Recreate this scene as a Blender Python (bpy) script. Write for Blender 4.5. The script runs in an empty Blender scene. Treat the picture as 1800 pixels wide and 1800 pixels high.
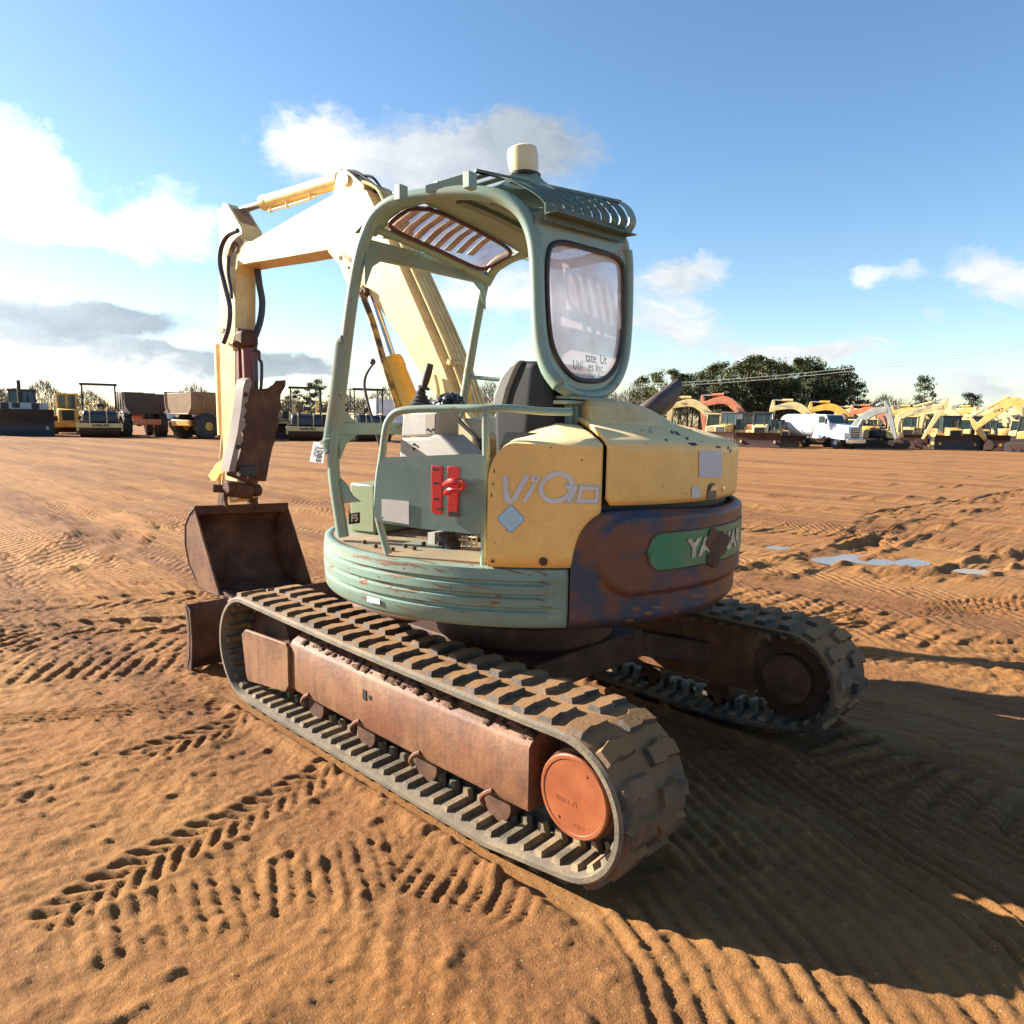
import bpy, bmesh, math, random
import numpy as np
from mathutils import Vector, Matrix
PI=math.pi; rad=math.radians
random.seed(7); RNG=np.random.default_rng(11)
S=bpy.context.scene; COL=S.collection

# ------------------------------------------------------------------ camera, sky, sun, exposure
CAM=np.array([-2.7712,2.9462,1.6557]); YAW,PITCH,ROLL,FOC=-0.7960,-0.1233,0.01663,1284.64
def basis():
    f=np.array([math.cos(PITCH)*math.cos(YAW),math.cos(PITCH)*math.sin(YAW),math.sin(PITCH)])
    r=np.array([math.sin(YAW),-math.cos(YAW),0.]); u=np.cross(r,f)
    return math.cos(ROLL)*r+math.sin(ROLL)*u, -math.sin(ROLL)*r+math.cos(ROLL)*u, f
CR,CU,CF=basis()
cd=bpy.data.cameras.new('camera'); cam=bpy.data.objects.new('camera',cd); COL.objects.link(cam)
cam.matrix_world=Matrix(((CR[0],CU[0],-CF[0],CAM[0]),(CR[1],CU[1],-CF[1],CAM[1]),(CR[2],CU[2],-CF[2],CAM[2]),(0,0,0,1)))
cd.sensor_fit='HORIZONTAL'; cd.sensor_width=36; cd.lens=FOC/1800*36; cd.clip_end=3000; cd.clip_start=.05
S.camera=cam
SUN_AZ,SUN_EL=rad(27),rad(24)
sd=Vector((math.cos(SUN_EL)*math.cos(SUN_AZ),math.cos(SUN_EL)*math.sin(SUN_AZ),math.sin(SUN_EL)))
sl=bpy.data.lights.new('sun','SUN'); sl.energy=5.0; sl.angle=rad(.5); sl.color=(1,.93,.80)
so=bpy.data.objects.new('sun',sl); COL.objects.link(so); so.rotation_euler=sd.to_track_quat('Z','Y').to_euler()
S.view_settings.view_transform='Standard'; S.view_settings.look='None'; S.view_settings.exposure=1.80; S.view_settings.gamma=1
SKYK=.051

CFh=Vector((CF[0],CF[1],0)).normalized(); CRh=Vector((CFh.y,-CFh.x,0))
def ray(x,y):
    v=CF*FOC+CR*(x-900)+CU*(900-y); return v/np.linalg.norm(v)
def at_d(x,y,dep): return Vector(CAM+(CF+CR*(x-900)/FOC+CU*(900-y)/FOC)*dep)
def on_z(x,y,z): d=ray(x,y); return Vector(CAM+d*(z-CAM[2])/d[2])
def on_pl(x,y,P0,n): d=ray(x,y); n=np.array(n,float); return Vector(CAM+d*np.dot(np.array(P0,float)-CAM,n)/np.dot(d,n))
C8,S8=math.cos(rad(8)),math.sin(rad(8))
def U(x,y,z): return Vector((x*C8-y*S8,x*S8+y*C8,z))        # upper structure is slewed by eight degrees
def UV(x,y,z=0): return U(x,y,z)
def uy(x,y,Y): return on_pl(x,y,U(0,Y,0),U(0,1,0))
def ux(x,y,X): return on_pl(x,y,U(X,0,0),U(1,0,0))
def wy(x,y,Y): return on_pl(x,y,(0,Y,0),(0,1,0))
def vpl(x,y,px,py,h):                                          # vertical plane through a point of the upper frame, heading h
    return on_pl(x,y,U(px,py,0),U(-math.sin(rad(h)),math.cos(rad(h)),0))
def cyl(x,y,R=1.1):
    d=ray(x,y); o=CAM[:2]; a=d[:2]@d[:2]; b=o@d[:2]; c=o@o-R*R; D=max(b*b-a*c,0); return Vector(CAM+d*((-b-D**.5)/a))

W=bpy.data.worlds.new('World'); S.world=W; W.use_nodes=True
def build_sky():
    nt=W.node_tree; N=nt.nodes; L=nt.links; N.clear()
    out=N.new('ShaderNodeOutputWorld'); bg=N.new('ShaderNodeBackground'); sk=N.new('ShaderNodeTexSky')
    sk.sky_type='NISHITA'; sk.sun_disc=False; sk.sun_elevation=SUN_EL; sk.sun_rotation=rad(90)-SUN_AZ
    sk.air_density=1.0; sk.dust_density=.45; sk.ozone_density=1.6; sk.altitude=50
    tc=N.new('ShaderNodeTexCoord')
    def mth(op,a,b=None,clamp=False):
        n=N.new('ShaderNodeMath'); n.operation=op; n.use_clamp=clamp
        for i,v in enumerate((a,b)):
            if v is None: continue
            if isinstance(v,(int,float)): n.inputs[i].default_value=v
            else: L.new(v,n.inputs[i])
        return n.outputs[0]
    sep=N.new('ShaderNodeSeparateXYZ'); L.new(tc.outputs['Generated'],sep.inputs[0])
    az=mth('ARCTAN2',sep.outputs[1],sep.outputs[0]); el=mth('ARCSINE',sep.outputs[2])
    cmb=N.new('ShaderNodeCombineXYZ'); L.new(az,cmb.inputs[0]); L.new(el,cmb.inputs[1])
    def noise(sc,det,rough,vec,off=0):
        m=N.new('ShaderNodeMapping'); L.new(vec,m.inputs[0]); m.inputs['Scale'].default_value=(1,1.9,1); m.inputs['Location'].default_value=(off,off*.7,0)
        n=N.new('ShaderNodeTexNoise'); n.inputs['Scale'].default_value=sc; n.inputs['Detail'].default_value=det; n.inputs['Roughness'].default_value=rough
        L.new(m.outputs[0],n.inputs['Vector']); return n
    wn=noise(7,6,.6,cmb.outputs[0])
    sub=N.new('ShaderNodeVectorMath'); sub.operation='SUBTRACT'; L.new(wn.outputs['Color'],sub.inputs[0]); sub.inputs[1].default_value=(.5,.5,.5)
    scl=N.new('ShaderNodeVectorMath'); scl.operation='SCALE'; scl.inputs['Scale'].default_value=.10; L.new(sub.outputs[0],scl.inputs[0])
    wp=N.new('ShaderNodeVectorMath'); wp.operation='ADD'; L.new(cmb.outputs[0],wp.inputs[0]); L.new(scl.outputs[0],wp.inputs[1])
    fine=noise(16,9,.62,wp.outputs[0],3).outputs[0]
    # clouds: centre and half size in photo pixels, strength, tone (1 white, 0 grey)
    blobs=[(-60,330,170,75,1,1),(30,250,90,60,.8,1),(120,390,110,45,1,1),(300,390,110,60,1.1,1),(90,500,60,14,.5,1),(560,255,70,45,.9,1),(740,285,240,80,1.25,.55),(930,262,110,55,1.3,.15),
      (150,665,330,50,1.0,1),(120,575,200,30,2.0,.05),(500,637,90,24,2.0,.06),(300,628,110,12,1.4,.1),(430,560,110,40,.25,1),(60,560,90,40,.7,.9),
      (840,500,120,55,1.0,.85),(1000,540,110,90,1.0,.9),(1195,490,85,34,1.05,.62),(1250,470,40,25,.6,1),(1180,560,85,36,.95,.8),(1180,605,100,30,.9,.7),(1400,630,150,22,1.9,.7),(1560,600,60,8,.9,.8),
      (1515,488,38,22,.9,1),(1585,492,34,24,.8,.9),(1730,470,95,42,1.1,.75),(1790,505,60,30,.9,.8),(1660,556,40,13,.6,.7),(1750,530,30,13,.6,.8),(1750,558,30,10,.5,.8),(1740,675,120,18,1.3,.6),
      (700,640,120,30,.5,1),(950,640,150,40,.5,.9),(-200,200,250,120,.8,.9),(2100,450,200,80,.9,.8),(-500,500,350,160,1,.8)]
    tot=None; ton=None
    def azel(x,y):
        d=ray(x,y); return math.atan2(d[1],d[0]),math.asin(d[2])
    for (x,y,hx,hy,s,t) in blobs:
        a,e=azel(x,y); a2,_=azel(x+hx,y); _,e2=azel(x,y-hy)
        v=N.new('ShaderNodeVectorMath'); v.operation='SUBTRACT'; L.new(wp.outputs[0],v.inputs[0]); v.inputs[1].default_value=(a,e,0)
        m=N.new('ShaderNodeVectorMath'); m.operation='MULTIPLY'; L.new(v.outputs[0],m.inputs[0]); m.inputs[1].default_value=(1/abs(a2-a),1/abs(e2-e),0)
        d=N.new('ShaderNodeVectorMath'); d.operation='DOT_PRODUCT'; L.new(m.outputs[0],d.inputs[0]); L.new(m.outputs[0],d.inputs[1])
        g=mth('MULTIPLY',mth('POWER',2.718,mth('MULTIPLY',d.outputs['Value'],-1.0)),s)
        gt=mth('MULTIPLY',g,t)
        tot=g if tot is None else mth('ADD',tot,g); ton=gt if ton is None else mth('ADD',ton,gt)
    dens=mth('SUBTRACT',mth('ADD',tot,mth('MULTIPLY',mth('SUBTRACT',fine,.5),1.5)),.42)
    mask=mth('MULTIPLY',dens,1.35,True)
    mask=mth('MULTIPLY',mask,.93)
    tone=mth('DIVIDE',ton,mth('ADD',tot,.01)); 
    tn=mth('ADD',tone,mth('MULTIPLY',mth('SUBTRACT',fine,.5),.7),True)
    # brightness towards the sun
    dp=N.new('ShaderNodeVectorMath'); dp.operation='DOT_PRODUCT'; L.new(tc.outputs['Generated'],dp.inputs[0]); dp.inputs[1].default_value=tuple(sd)
    gl=mth('POWER',mth('MAXIMUM',dp.outputs['Value'],0),3.0)
    br=mth('ADD',6.4,mth('MULTIPLY',gl,5.))
    mc=N.new('ShaderNodeMix'); mc.data_type='RGBA'; L.new(tn,mc.inputs['Factor'])
    mc.inputs['A'].default_value=(.62,.74,.88,1); mc.inputs['B'].default_value=(1.0,.985,.96,1)
    cs=N.new('ShaderNodeVectorMath'); cs.operation='SCALE'; L.new(mc.outputs['Result'],cs.inputs[0]); L.new(mth('MULTIPLY',br,mth('ADD',.44,mth('MULTIPLY',tn,.62))),cs.inputs['Scale'])
    hs=N.new('ShaderNodeHueSaturation'); hs.inputs['Saturation'].default_value=1.16; hs.inputs['Value'].default_value=1.24; L.new(sk.outputs[0],hs.inputs['Color'])
    mx=N.new('ShaderNodeMix'); mx.data_type='RGBA'; L.new(mask,mx.inputs['Factor']); L.new(hs.outputs[0],mx.inputs['A']); L.new(cs.outputs[0],mx.inputs['B'])
    L.new(mx.outputs['Result'],bg.inputs['Color']); bg.inputs['Strength'].default_value=SKYK; L.new(bg.outputs[0],out.inputs[0])
build_sky()

# ------------------------------------------------------------------ materials
MATS={}
def mat(name,col,rough=.6,metal=0,dirt=None,dirt_amt=.5,dirt_scale=6,bump=.0,bump_scale=40,spec=.5,dust=None,dust_amt=.8,streak=False,coat=0,col2=None,c2s=3,alpha=1,wscale=(1,1,1),chips=None,chip_t=.70,chip_scale=9,rim=None,c2w=.18):
    if name in MATS: return MATS[name]
    m=bpy.data.materials.new(name); m.use_nodes=True; nt=m.node_tree; N=nt.nodes; L=nt.links
    b=N['Principled BSDF']; b.inputs['Roughness'].default_value=rough; b.inputs['Metallic'].default_value=metal
    b.inputs['Specular IOR Level'].default_value=spec; b.inputs['Coat Weight'].default_value=coat
    tc=N.new('ShaderNodeTexCoord'); mp=N.new('ShaderNodeMapping'); mp.inputs['Scale'].default_value=wscale; L.new(tc.outputs['Object'],mp.inputs[0]); V=mp.outputs[0]
    def noise(sc,det=6,rg=.6,vec=V):
        n=N.new('ShaderNodeTexNoise'); n.inputs['Scale'].default_value=sc; n.inputs['Detail'].default_value=det; n.inputs['Roughness'].default_value=rg; L.new(vec,n.inputs['Vector']); return n.outputs[0]
    def ramp(v,a,c):
        r=N.new('ShaderNodeMapRange'); r.inputs['From Min'].default_value=a; r.inputs['From Max'].default_value=c; L.new(v,r.inputs['Value']); return r.outputs[0]
    def mix(f,a,c):
        x=N.new('ShaderNodeMix'); x.data_type='RGBA'
        if isinstance(f,float): x.inputs['Factor'].default_value=f
        else: L.new(f,x.inputs['Factor'])
        for k,v in (('A',a),('B',c)):
            if isinstance(v,tuple): x.inputs[k].default_value=v+(1,)
            else: L.new(v,x.inputs[k])
        return x.outputs['Result']
    def mul(a,v):
        x=N.new('ShaderNodeMath'); x.operation='MULTIPLY'; L.new(a,x.inputs[0])
        if isinstance(v,(int,float)): x.inputs[1].default_value=v
        else: L.new(v,x.inputs[1])
        return x.outputs[0]
    # small value variation everywhere
    c=mix(ramp(noise(2.3,8,.65),.35,.7),tuple(v*.86 for v in col),tuple(min(1,v*1.08) for v in col))
    if col2: c=mix(ramp(noise(c2s,7,.6),.51-c2w/2,.51+c2w/2),c,col2)
    if dirt: c=mix(mul(ramp(noise(dirt_scale,9,.7),.46,.66),dirt_amt),c,dirt)
    if streak:
        m2=N.new('ShaderNodeMapping'); m2.inputs['Scale'].default_value=(22,22,1.3); L.new(tc.outputs['Object'],m2.inputs[0])
        c=mix(mul(ramp(noise(1.6,5,.6,m2.outputs[0]),.52,.72),.55),c,streak)
    if chips: c=mix(ramp(noise(chip_scale,10,.62),chip_t,chip_t+.025),c,chips)
    if dust:
        g=N.new('ShaderNodeNewGeometry'); s=N.new('ShaderNodeSeparateXYZ'); L.new(g.outputs['Normal'],s.inputs[0])
        up=ramp(s.outputs[2],.25,.8); dm=ramp(noise(5,8,.7),.22,.46)
        c=mix(mul(mul(up,dm),dust_amt),c,dust)
        rr=N.new('ShaderNodeMapRange'); L.new(mul(up,dm),rr.inputs['Value']); rr.inputs['To Min'].default_value=rough; rr.inputs['To Max'].default_value=.95; L.new(rr.outputs[0],b.inputs['Roughness'])
    L.new(c,b.inputs['Base Color'])
    if bump:
        bp=N.new('ShaderNodeBump'); bp.inputs['Strength'].default_value=bump; bp.inputs['Distance'].default_value=.01; L.new(noise(bump_scale,8,.7),bp.inputs['Height']); L.new(bp.outputs[0],b.inputs['Normal'])
    MATS[name]=m; return m
SAND=(.42,.21,.085)
M_green=lambda: mat('sage green paint',(.175,.265,.215),.45,dirt=(.17,.15,.09),dirt_amt=.45,dirt_scale=4,chips=(.22,.085,.03),chip_t=.63,chip_scale=5,wscale=(1,1,3.2),bump=.05,bump_scale=30)
M_tube=lambda: mat('sage green tube paint',(.195,.285,.23),.38,dirt=(.30,.19,.09),dirt_amt=.5,dirt_scale=5,chips=(.24,.09,.035),chip_t=.635,chip_scale=7,bump=.05,bump_scale=40)
M_yel=lambda: mat('faded yellow paint',(.86,.51,.145),.42,dirt=(.55,.29,.09),dirt_amt=.4,dirt_scale=4.5,dust=(.78,.61,.34),dust_amt=.7,chips=(.035,.025,.02),chip_t=.725,chip_scale=13,bump=.02,bump_scale=20)
M_cream=lambda: mat('sun bleached cream paint',(.76,.56,.25),.42,dirt=(.42,.22,.07),dirt_amt=.5,dirt_scale=5,streak=(.50,.28,.09),chips=(.16,.08,.035),chip_t=.69,chip_scale=8,bump=.03)
M_rust=lambda: mat('rusty steel',(.165,.058,.025),.62,col2=(.215,.10,.042),c2s=3,dirt=(.07,.03,.02),dirt_amt=.8,dirt_scale=5,bump=.35,bump_scale=35,streak=(.07,.03,.02),spec=.4)
M_drust=lambda: mat('dark rusty steel',(.075,.030,.017),.7,col2=(.13,.06,.03),c2s=4,dirt=(.045,.025,.02),dirt_amt=.7,bump=.4,bump_scale=30,spec=.3)
M_cw=lambda: mat('rusted counterweight',(.13,.050,.024),.5,col2=(.030,.042,.068),c2s=2.6,c2w=.07,dirt=(.20,.055,.022),dirt_amt=.8,dirt_scale=2.9,chips=(.02,.018,.02),chip_t=.66,chip_scale=7,bump=.15,bump_scale=18,wscale=(1,1,1.7),spec=.4)
M_rub=lambda: mat('dusty track rubber',(.030,.026,.022),.7,col2=(.09,.066,.045),c2s=5,dirt=(.20,.09,.035),dirt_amt=.7,dirt_scale=4.5,dust=(.25,.125,.045),dust_amt=.97,bump=.5,bump_scale=45)
M_rubi=lambda: mat('muddy inner rubber',(.11,.085,.055),.8,col2=(.26,.175,.095),c2s=8,dirt=(.04,.035,.03),dirt_amt=.6,bump=.6,bump_scale=50)
M_band=lambda: mat('scuffed rubber edge',(.125,.095,.062),.75,col2=(.19,.14,.085),c2s=6,dirt=(.08,.075,.07),dirt_amt=.5,dirt_scale=9,bump=.5,bump_scale=60)
M_blk=lambda: mat('black rubber',(.018,.018,.02),.55)
M_vin=lambda: mat('black seat vinyl',(.010,.010,.012),.6,spec=.3)
M_blu=lambda: mat('black hose',(.03,.028,.035),.4)
M_chr=lambda: mat('bright steel rod',(.75,.74,.72),.18,metal=1)
M_gry=lambda: mat('grey plastic',(.34,.32,.29),.55,dirt=(.22,.17,.12),dirt_amt=.4)
M_red=lambda: mat('red steel bracket',(.52,.018,.02),.3,chips=(.05,.02,.02),chip_t=.72,coat=.3)
M_maroon=lambda: mat('maroon primer',(.17,.035,.03),.5,dirt=(.06,.02,.02),dirt_amt=.5)
M_orange=lambda: mat('orange yellow cylinder paint',(.80,.42,.045),.35,dirt=(.25,.12,.04),dirt_amt=.3)
M_lite=lambda: mat('pale lens plastic',(.70,.60,.36),.3)
M_wht=lambda: mat('white paper',(.75,.75,.76),.6,dirt=(.5,.5,.5),dirt_amt=.3)
M_mud=lambda: mat('dried mud',(.17,.09,.05),.95,col2=(.11,.055,.035),c2s=20,bump=1.,bump_scale=60)
M_far=lambda n,c,**k: mat(n,c,k.pop('rough',.45),dirt=tuple(v*.45 for v in c),dirt_amt=.5,dirt_scale=1.5,**k)
def glass(name,col,op,rough=.1):
    if name in MATS: return MATS[name]
    m=bpy.data.materials.new(name); m.use_nodes=True; nt=m.node_tree; N=nt.nodes; L=nt.links; b=N['Principled BSDF']; o=N['Material Output']
    b.inputs['Roughness'].default_value=rough; t=N.new('ShaderNodeBsdfTransparent'); mx=N.new('ShaderNodeMixShader')
    tc=N.new('ShaderNodeTexCoord'); n=N.new('ShaderNodeTexNoise'); n.inputs['Scale'].default_value=5; n.inputs['Detail'].default_value=8; L.new(tc.outputs['Object'],n.inputs['Vector'])
    r=N.new('ShaderNodeMapRange'); r.inputs['From Min'].default_value=.3; r.inputs['From Max'].default_value=.7; r.inputs['To Min'].default_value=op*.75; r.inputs['To Max'].default_value=min(1,op*1.2); L.new(n.outputs[0],r.inputs[0])
    L.new(r.outputs[0],mx.inputs[0]); L.new(t.outputs[0],mx.inputs[1]); 
    tr=N.new('ShaderNodeBsdfTranslucent'); tr.inputs[0].default_value=col+(1,); ad=N.new('ShaderNodeMixShader'); ad.inputs[0].default_value=.12
    b.inputs['Base Color'].default_value=col+(1,); L.new(b.outputs[0],ad.inputs[1]); L.new(tr.outputs[0],ad.inputs[2]); L.new(ad.outputs[0],mx.inputs[2]); L.new(mx.outputs[0],o.inputs[0])
    MATS[name]=m; return m

# ------------------------------------------------------------------ mesh helpers
class MB:
    def __init__(s): s.v=[]; s.f=[]; s.m=[]; s.mi=0
    def add(s,vs,fs):
        o=len(s.v); s.v+= [tuple(v) for v in vs]; s.f+= [tuple(i+o for i in f) for f in fs]; s.m+=[s.mi]*len(fs); return s
    def box(s,c,size,X=(1,0,0),Y=(0,1,0),Z=(0,0,1)):
        c=Vector(c);X=Vector(X);Y=Vector(Y);Z=Vector(Z);a,b,d=[v/2 for v in size]
        vs=[c+X*(i*a)+Y*(j*b)+Z*(k*d) for i in(-1,1) for j in(-1,1) for k in(-1,1)]
        return s.add(vs,[(0,1,3,2),(4,6,7,5),(0,4,5,1),(2,3,7,6),(0,2,6,4),(1,5,7,3)])
    def ubox(s,x0,x1,y0,y1,z0,z1):
        vs=[U(x,y,z) for x in(x0,x1) for y in(y0,y1) for z in(z0,z1)]
        return s.add(vs,[(0,1,3,2),(4,6,7,5),(0,4,5,1),(2,3,7,6),(0,2,6,4),(1,5,7,3)])
    def slab(s,pts,off):
        off=Vector(off); n=len(pts); P=[Vector(p) for p in pts]
        vs=P+[p+off for p in P]; fs=[tuple(range(n)),tuple(range(2*n-1,n-1,-1))]+[(i,(i+1)%n,n+(i+1)%n,n+i) for i in range(n)]
        return s.add(vs,fs)
    def tube(s,pts,r,n=12,smooth=0,caps=True,closed=False,up=None,flat=1.):
        P=[Vector(p) for p in pts]; R=r if isinstance(r,(list,tuple)) else [r]*len(P)
        if smooth: P,R=catmull(P,R,smooth,closed)
        m=len(P); vs=[]; fs=[]; prev=None
        for i in range(m):
            a=P[(i-1)%m] if (i>0 or closed) else P[0]; b=P[(i+1)%m] if (i<m-1 or closed) else P[-1]
            t=(b-a).normalized()
            if prev is None:
                q=Vector(up) if up else (Vector((0,0,1)) if abs(t.z)<.9 else Vector((1,0,0))); nrm=(q-t*q.dot(t)).normalized()
            else: nrm=(prev-t*prev.dot(t)).normalized()
            prev=nrm; bn=t.cross(nrm)
            for k in range(n):
                an=2*PI*k/n; vs.append(P[i]+(nrm*math.cos(an)*flat+bn*math.sin(an))*R[i])
        for i in range(m if closed else m-1):
            j=(i+1)%m
            for k in range(n): fs.append((i*n+k,i*n+(k+1)%n,j*n+(k+1)%n,j*n+k))
        if caps and not closed: fs+= [tuple(range(n-1,-1,-1)),tuple(range((m-1)*n,m*n))]
        return s.add(vs,fs)
    def ribbon(s,pts,w,up,th=.004):
        # flat bar following pts; w wide along 'side', th thick
        P=[Vector(p) for p in pts]; up=Vector(up).normalized(); vs=[];fs=[]
        for i,p in enumerate(P):
            a=P[max(i-1,0)]; b=P[min(i+1,len(P)-1)]; t=(b-a).normalized(); side=t.cross(up)
            if side.length<1e-4: side=Vector((1,0,0))
            side.normalize(); nn=side.cross(t).normalized()
            vs+=[p+side*w/2+nn*th/2,p-side*w/2+nn*th/2,p-side*w/2-nn*th/2,p+side*w/2-nn*th/2]
        for i in range(len(P)-1):
            for k in range(4): fs.append((i*4+k,i*4+(k+1)%4,i*4+4+(k+1)%4,i*4+4+k))
        fs+= [(3,2,1,0),tuple(len(vs)-4+k for k in range(4))]
        return s.add(vs,fs)
    def lathe(s,c,axis,prof,n=32,caps=True):
        c=Vector(c);A=Vector(axis).normalized(); q=Vector((0,0,1)) if abs(A.z)<.9 else Vector((1,0,0)); X=(q-A*q.dot(A)).normalized(); Y=A.cross(X)
        vs=[];fs=[]
        for (r,h) in prof:
            for k in range(n): an=2*PI*k/n; vs.append(c+A*h+(X*math.cos(an)+Y*math.sin(an))*r)
        for i in range(len(prof)-1):
            for k in range(n): fs.append((i*n+k,i*n+(k+1)%n,(i+1)*n+(k+1)%n,(i+1)*n+k))
        if caps: fs+=[tuple(range(n-1,-1,-1)),tuple(range((len(prof)-1)*n,len(prof)*n))]
        return s.add(vs,fs)
    def grid(s,rows,flip=False,closed=False):
        n=len(rows[0]); o=[v for r in rows for v in r]; fs=[]
        for i in range(len(rows)-1):
            for k in range(n if closed else n-1):
                f=(i*n+k,i*n+(k+1)%n,(i+1)*n+(k+1)%n,(i+1)*n+k); fs.append(f[::-1] if flip else f)
        return s.add(o,fs)
    def build(s,name,m,parent=None,bevel=0,angle=35,loc=None,seg=2,recalc=True,solid=0):
        me=bpy.data.meshes.new(name); me.from_pydata(s.v,[],s.f)
        ms=m if isinstance(m,(list,tuple)) else [m]
        for q in ms: me.materials.append(q() if callable(q) and not isinstance(q,bpy.types.Material) else q)
        if len(ms)>1: me.polygons.foreach_set('material_index',s.m)
        if recalc:
            b=bmesh.new(); b.from_mesh(me); bmesh.ops.recalc_face_normals(b,faces=b.faces); b.to_mesh(me); b.free()
        me.update()
        if angle: me.shade_smooth(); me.set_sharp_from_angle(angle=rad(angle))
        o=bpy.data.objects.new(name,me); COL.objects.link(o)
        if loc is not None: o.location=loc
        if parent: o.parent=parent
        if solid: q=o.modifiers.new('thick','SOLIDIFY'); q.thickness=solid; q.offset=-1
        if bevel: q=o.modifiers.new('bevel','BEVEL'); q.width=bevel; q.segments=seg; q.limit_method='ANGLE'; q.angle_limit=rad(40); q.harden_normals=False
        return o
def catmull(P,R,k,closed=False):
    out=[];ro=[]; m=len(P); rng=range(m if closed else m-1)
    g=lambda i: P[i%m] if closed else P[max(0,min(m-1,i))]
    for i in rng:
        p0,p1,p2,p3=g(i-1),g(i),g(i+1),g(i+2)
        for j in range(k):
            t=j/k; out.append(.5*((2*p1)+(p2-p0)*t+(2*p0-5*p1+4*p2-p3)*t*t+(3*p1-3*p2+p3-p0)*t**3)); ro.append(R[i]*(1-t)+R[(i+1)%m]*t)
    if not closed: out.append(P[-1]); ro.append(R[-1])
    return out,ro
def tag(o,label=None,cat=None,group=None,kind=None):
    for k,v in (('label',label),('category',cat),('group',group),('kind',kind)):
        if v: o[k]=v
    return o
def thing(name,label,cat,loc=(0,0,0),rz=0,group=None):
    o=bpy.data.objects.new(name,None); COL.objects.link(o); o.location=loc; o.rotation_euler=(0,0,rz); o.empty_display_size=.2
    return tag(o,label,cat,group)
def copy_tree(o,parent=None):
    c=o.copy(); COL.objects.link(c); c.parent=parent
    for ch in list(o.children): copy_tree(ch,c)
    return c
def text_mesh(body,size,bold=0,ext=.0,align='CENTER'):
    cu=bpy.data.curves.new('t','FONT'); cu.body=body; cu.size=size; cu.offset=bold; cu.extrude=ext; cu.align_x=align; cu.align_y='CENTER'; cu.resolution_u=4
    o=bpy.data.objects.new('t',cu); me=bpy.data.meshes.new_from_object(o); bpy.data.objects.remove(o)
    v=[tuple(p.co) for p in me.vertices]; f=[tuple(p.vertices) for p in me.polygons]; bpy.data.meshes.remove(me); return v,f
def text_on(mb,body,c,X,Y,size,bold=0,stretch=1.):
    v,f=text_mesh(body,size,bold); c=Vector(c);X=Vector(X).normalized();Y=Vector(Y).normalized()
    mb.add([c+X*p[0]*stretch+Y*p[1] for p in v],f)
def text_cyl(mb,body,th,z,R,size,bold=0,stretch=1.,tilt=0.):
    v,f=text_mesh(body,size,bold)
    mb.add([Vector((R*math.cos(th+p[0]*stretch/R),R*math.sin(th+p[0]*stretch/R),z+p[1]+tilt*p[0])) for p in v],f)

# ------------------------------------------------------------------ ground
def vnoise(x,y,seed):
    xi=np.floor(x).astype(np.int64); yi=np.floor(y).astype(np.int64); fx=x-xi; fy=y-yi
    fx=fx*fx*(3-2*fx); fy=fy*fy*(3-2*fy)
    def h(a,b):
        n=(a*374761393+b*668265263+seed*982451653)&0xffffffff; n=((n^(n>>13))*1274126177)&0xffffffff; return ((n^(n>>16))&0xffff)/65535.
    return (h(xi,yi)*(1-fx)+h(xi+1,yi)*fx)*(1-fy)+(h(xi,yi+1)*(1-fx)+h(xi+1,yi+1)*fx)*fy-.5
def fbm(x,y,sc,oc,seed,g=.5):
    s=0;a=1
    for i in range(oc): s=s+a*vnoise(x*sc*2**i,y*sc*2**i,seed+i); a*=g
    return s
def smooth(a,b,x): t=np.clip((x-a)/(b-a),0,1); return t*t*(3-2*t)
def gp(x,y): p=on_z(x,y,0); return (p.x,p.y)
PUDDLES=[(1530,984,.50,.10,6),(1362,960,.14,.04,0),(1712,1002,.16,.035,8)]
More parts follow.
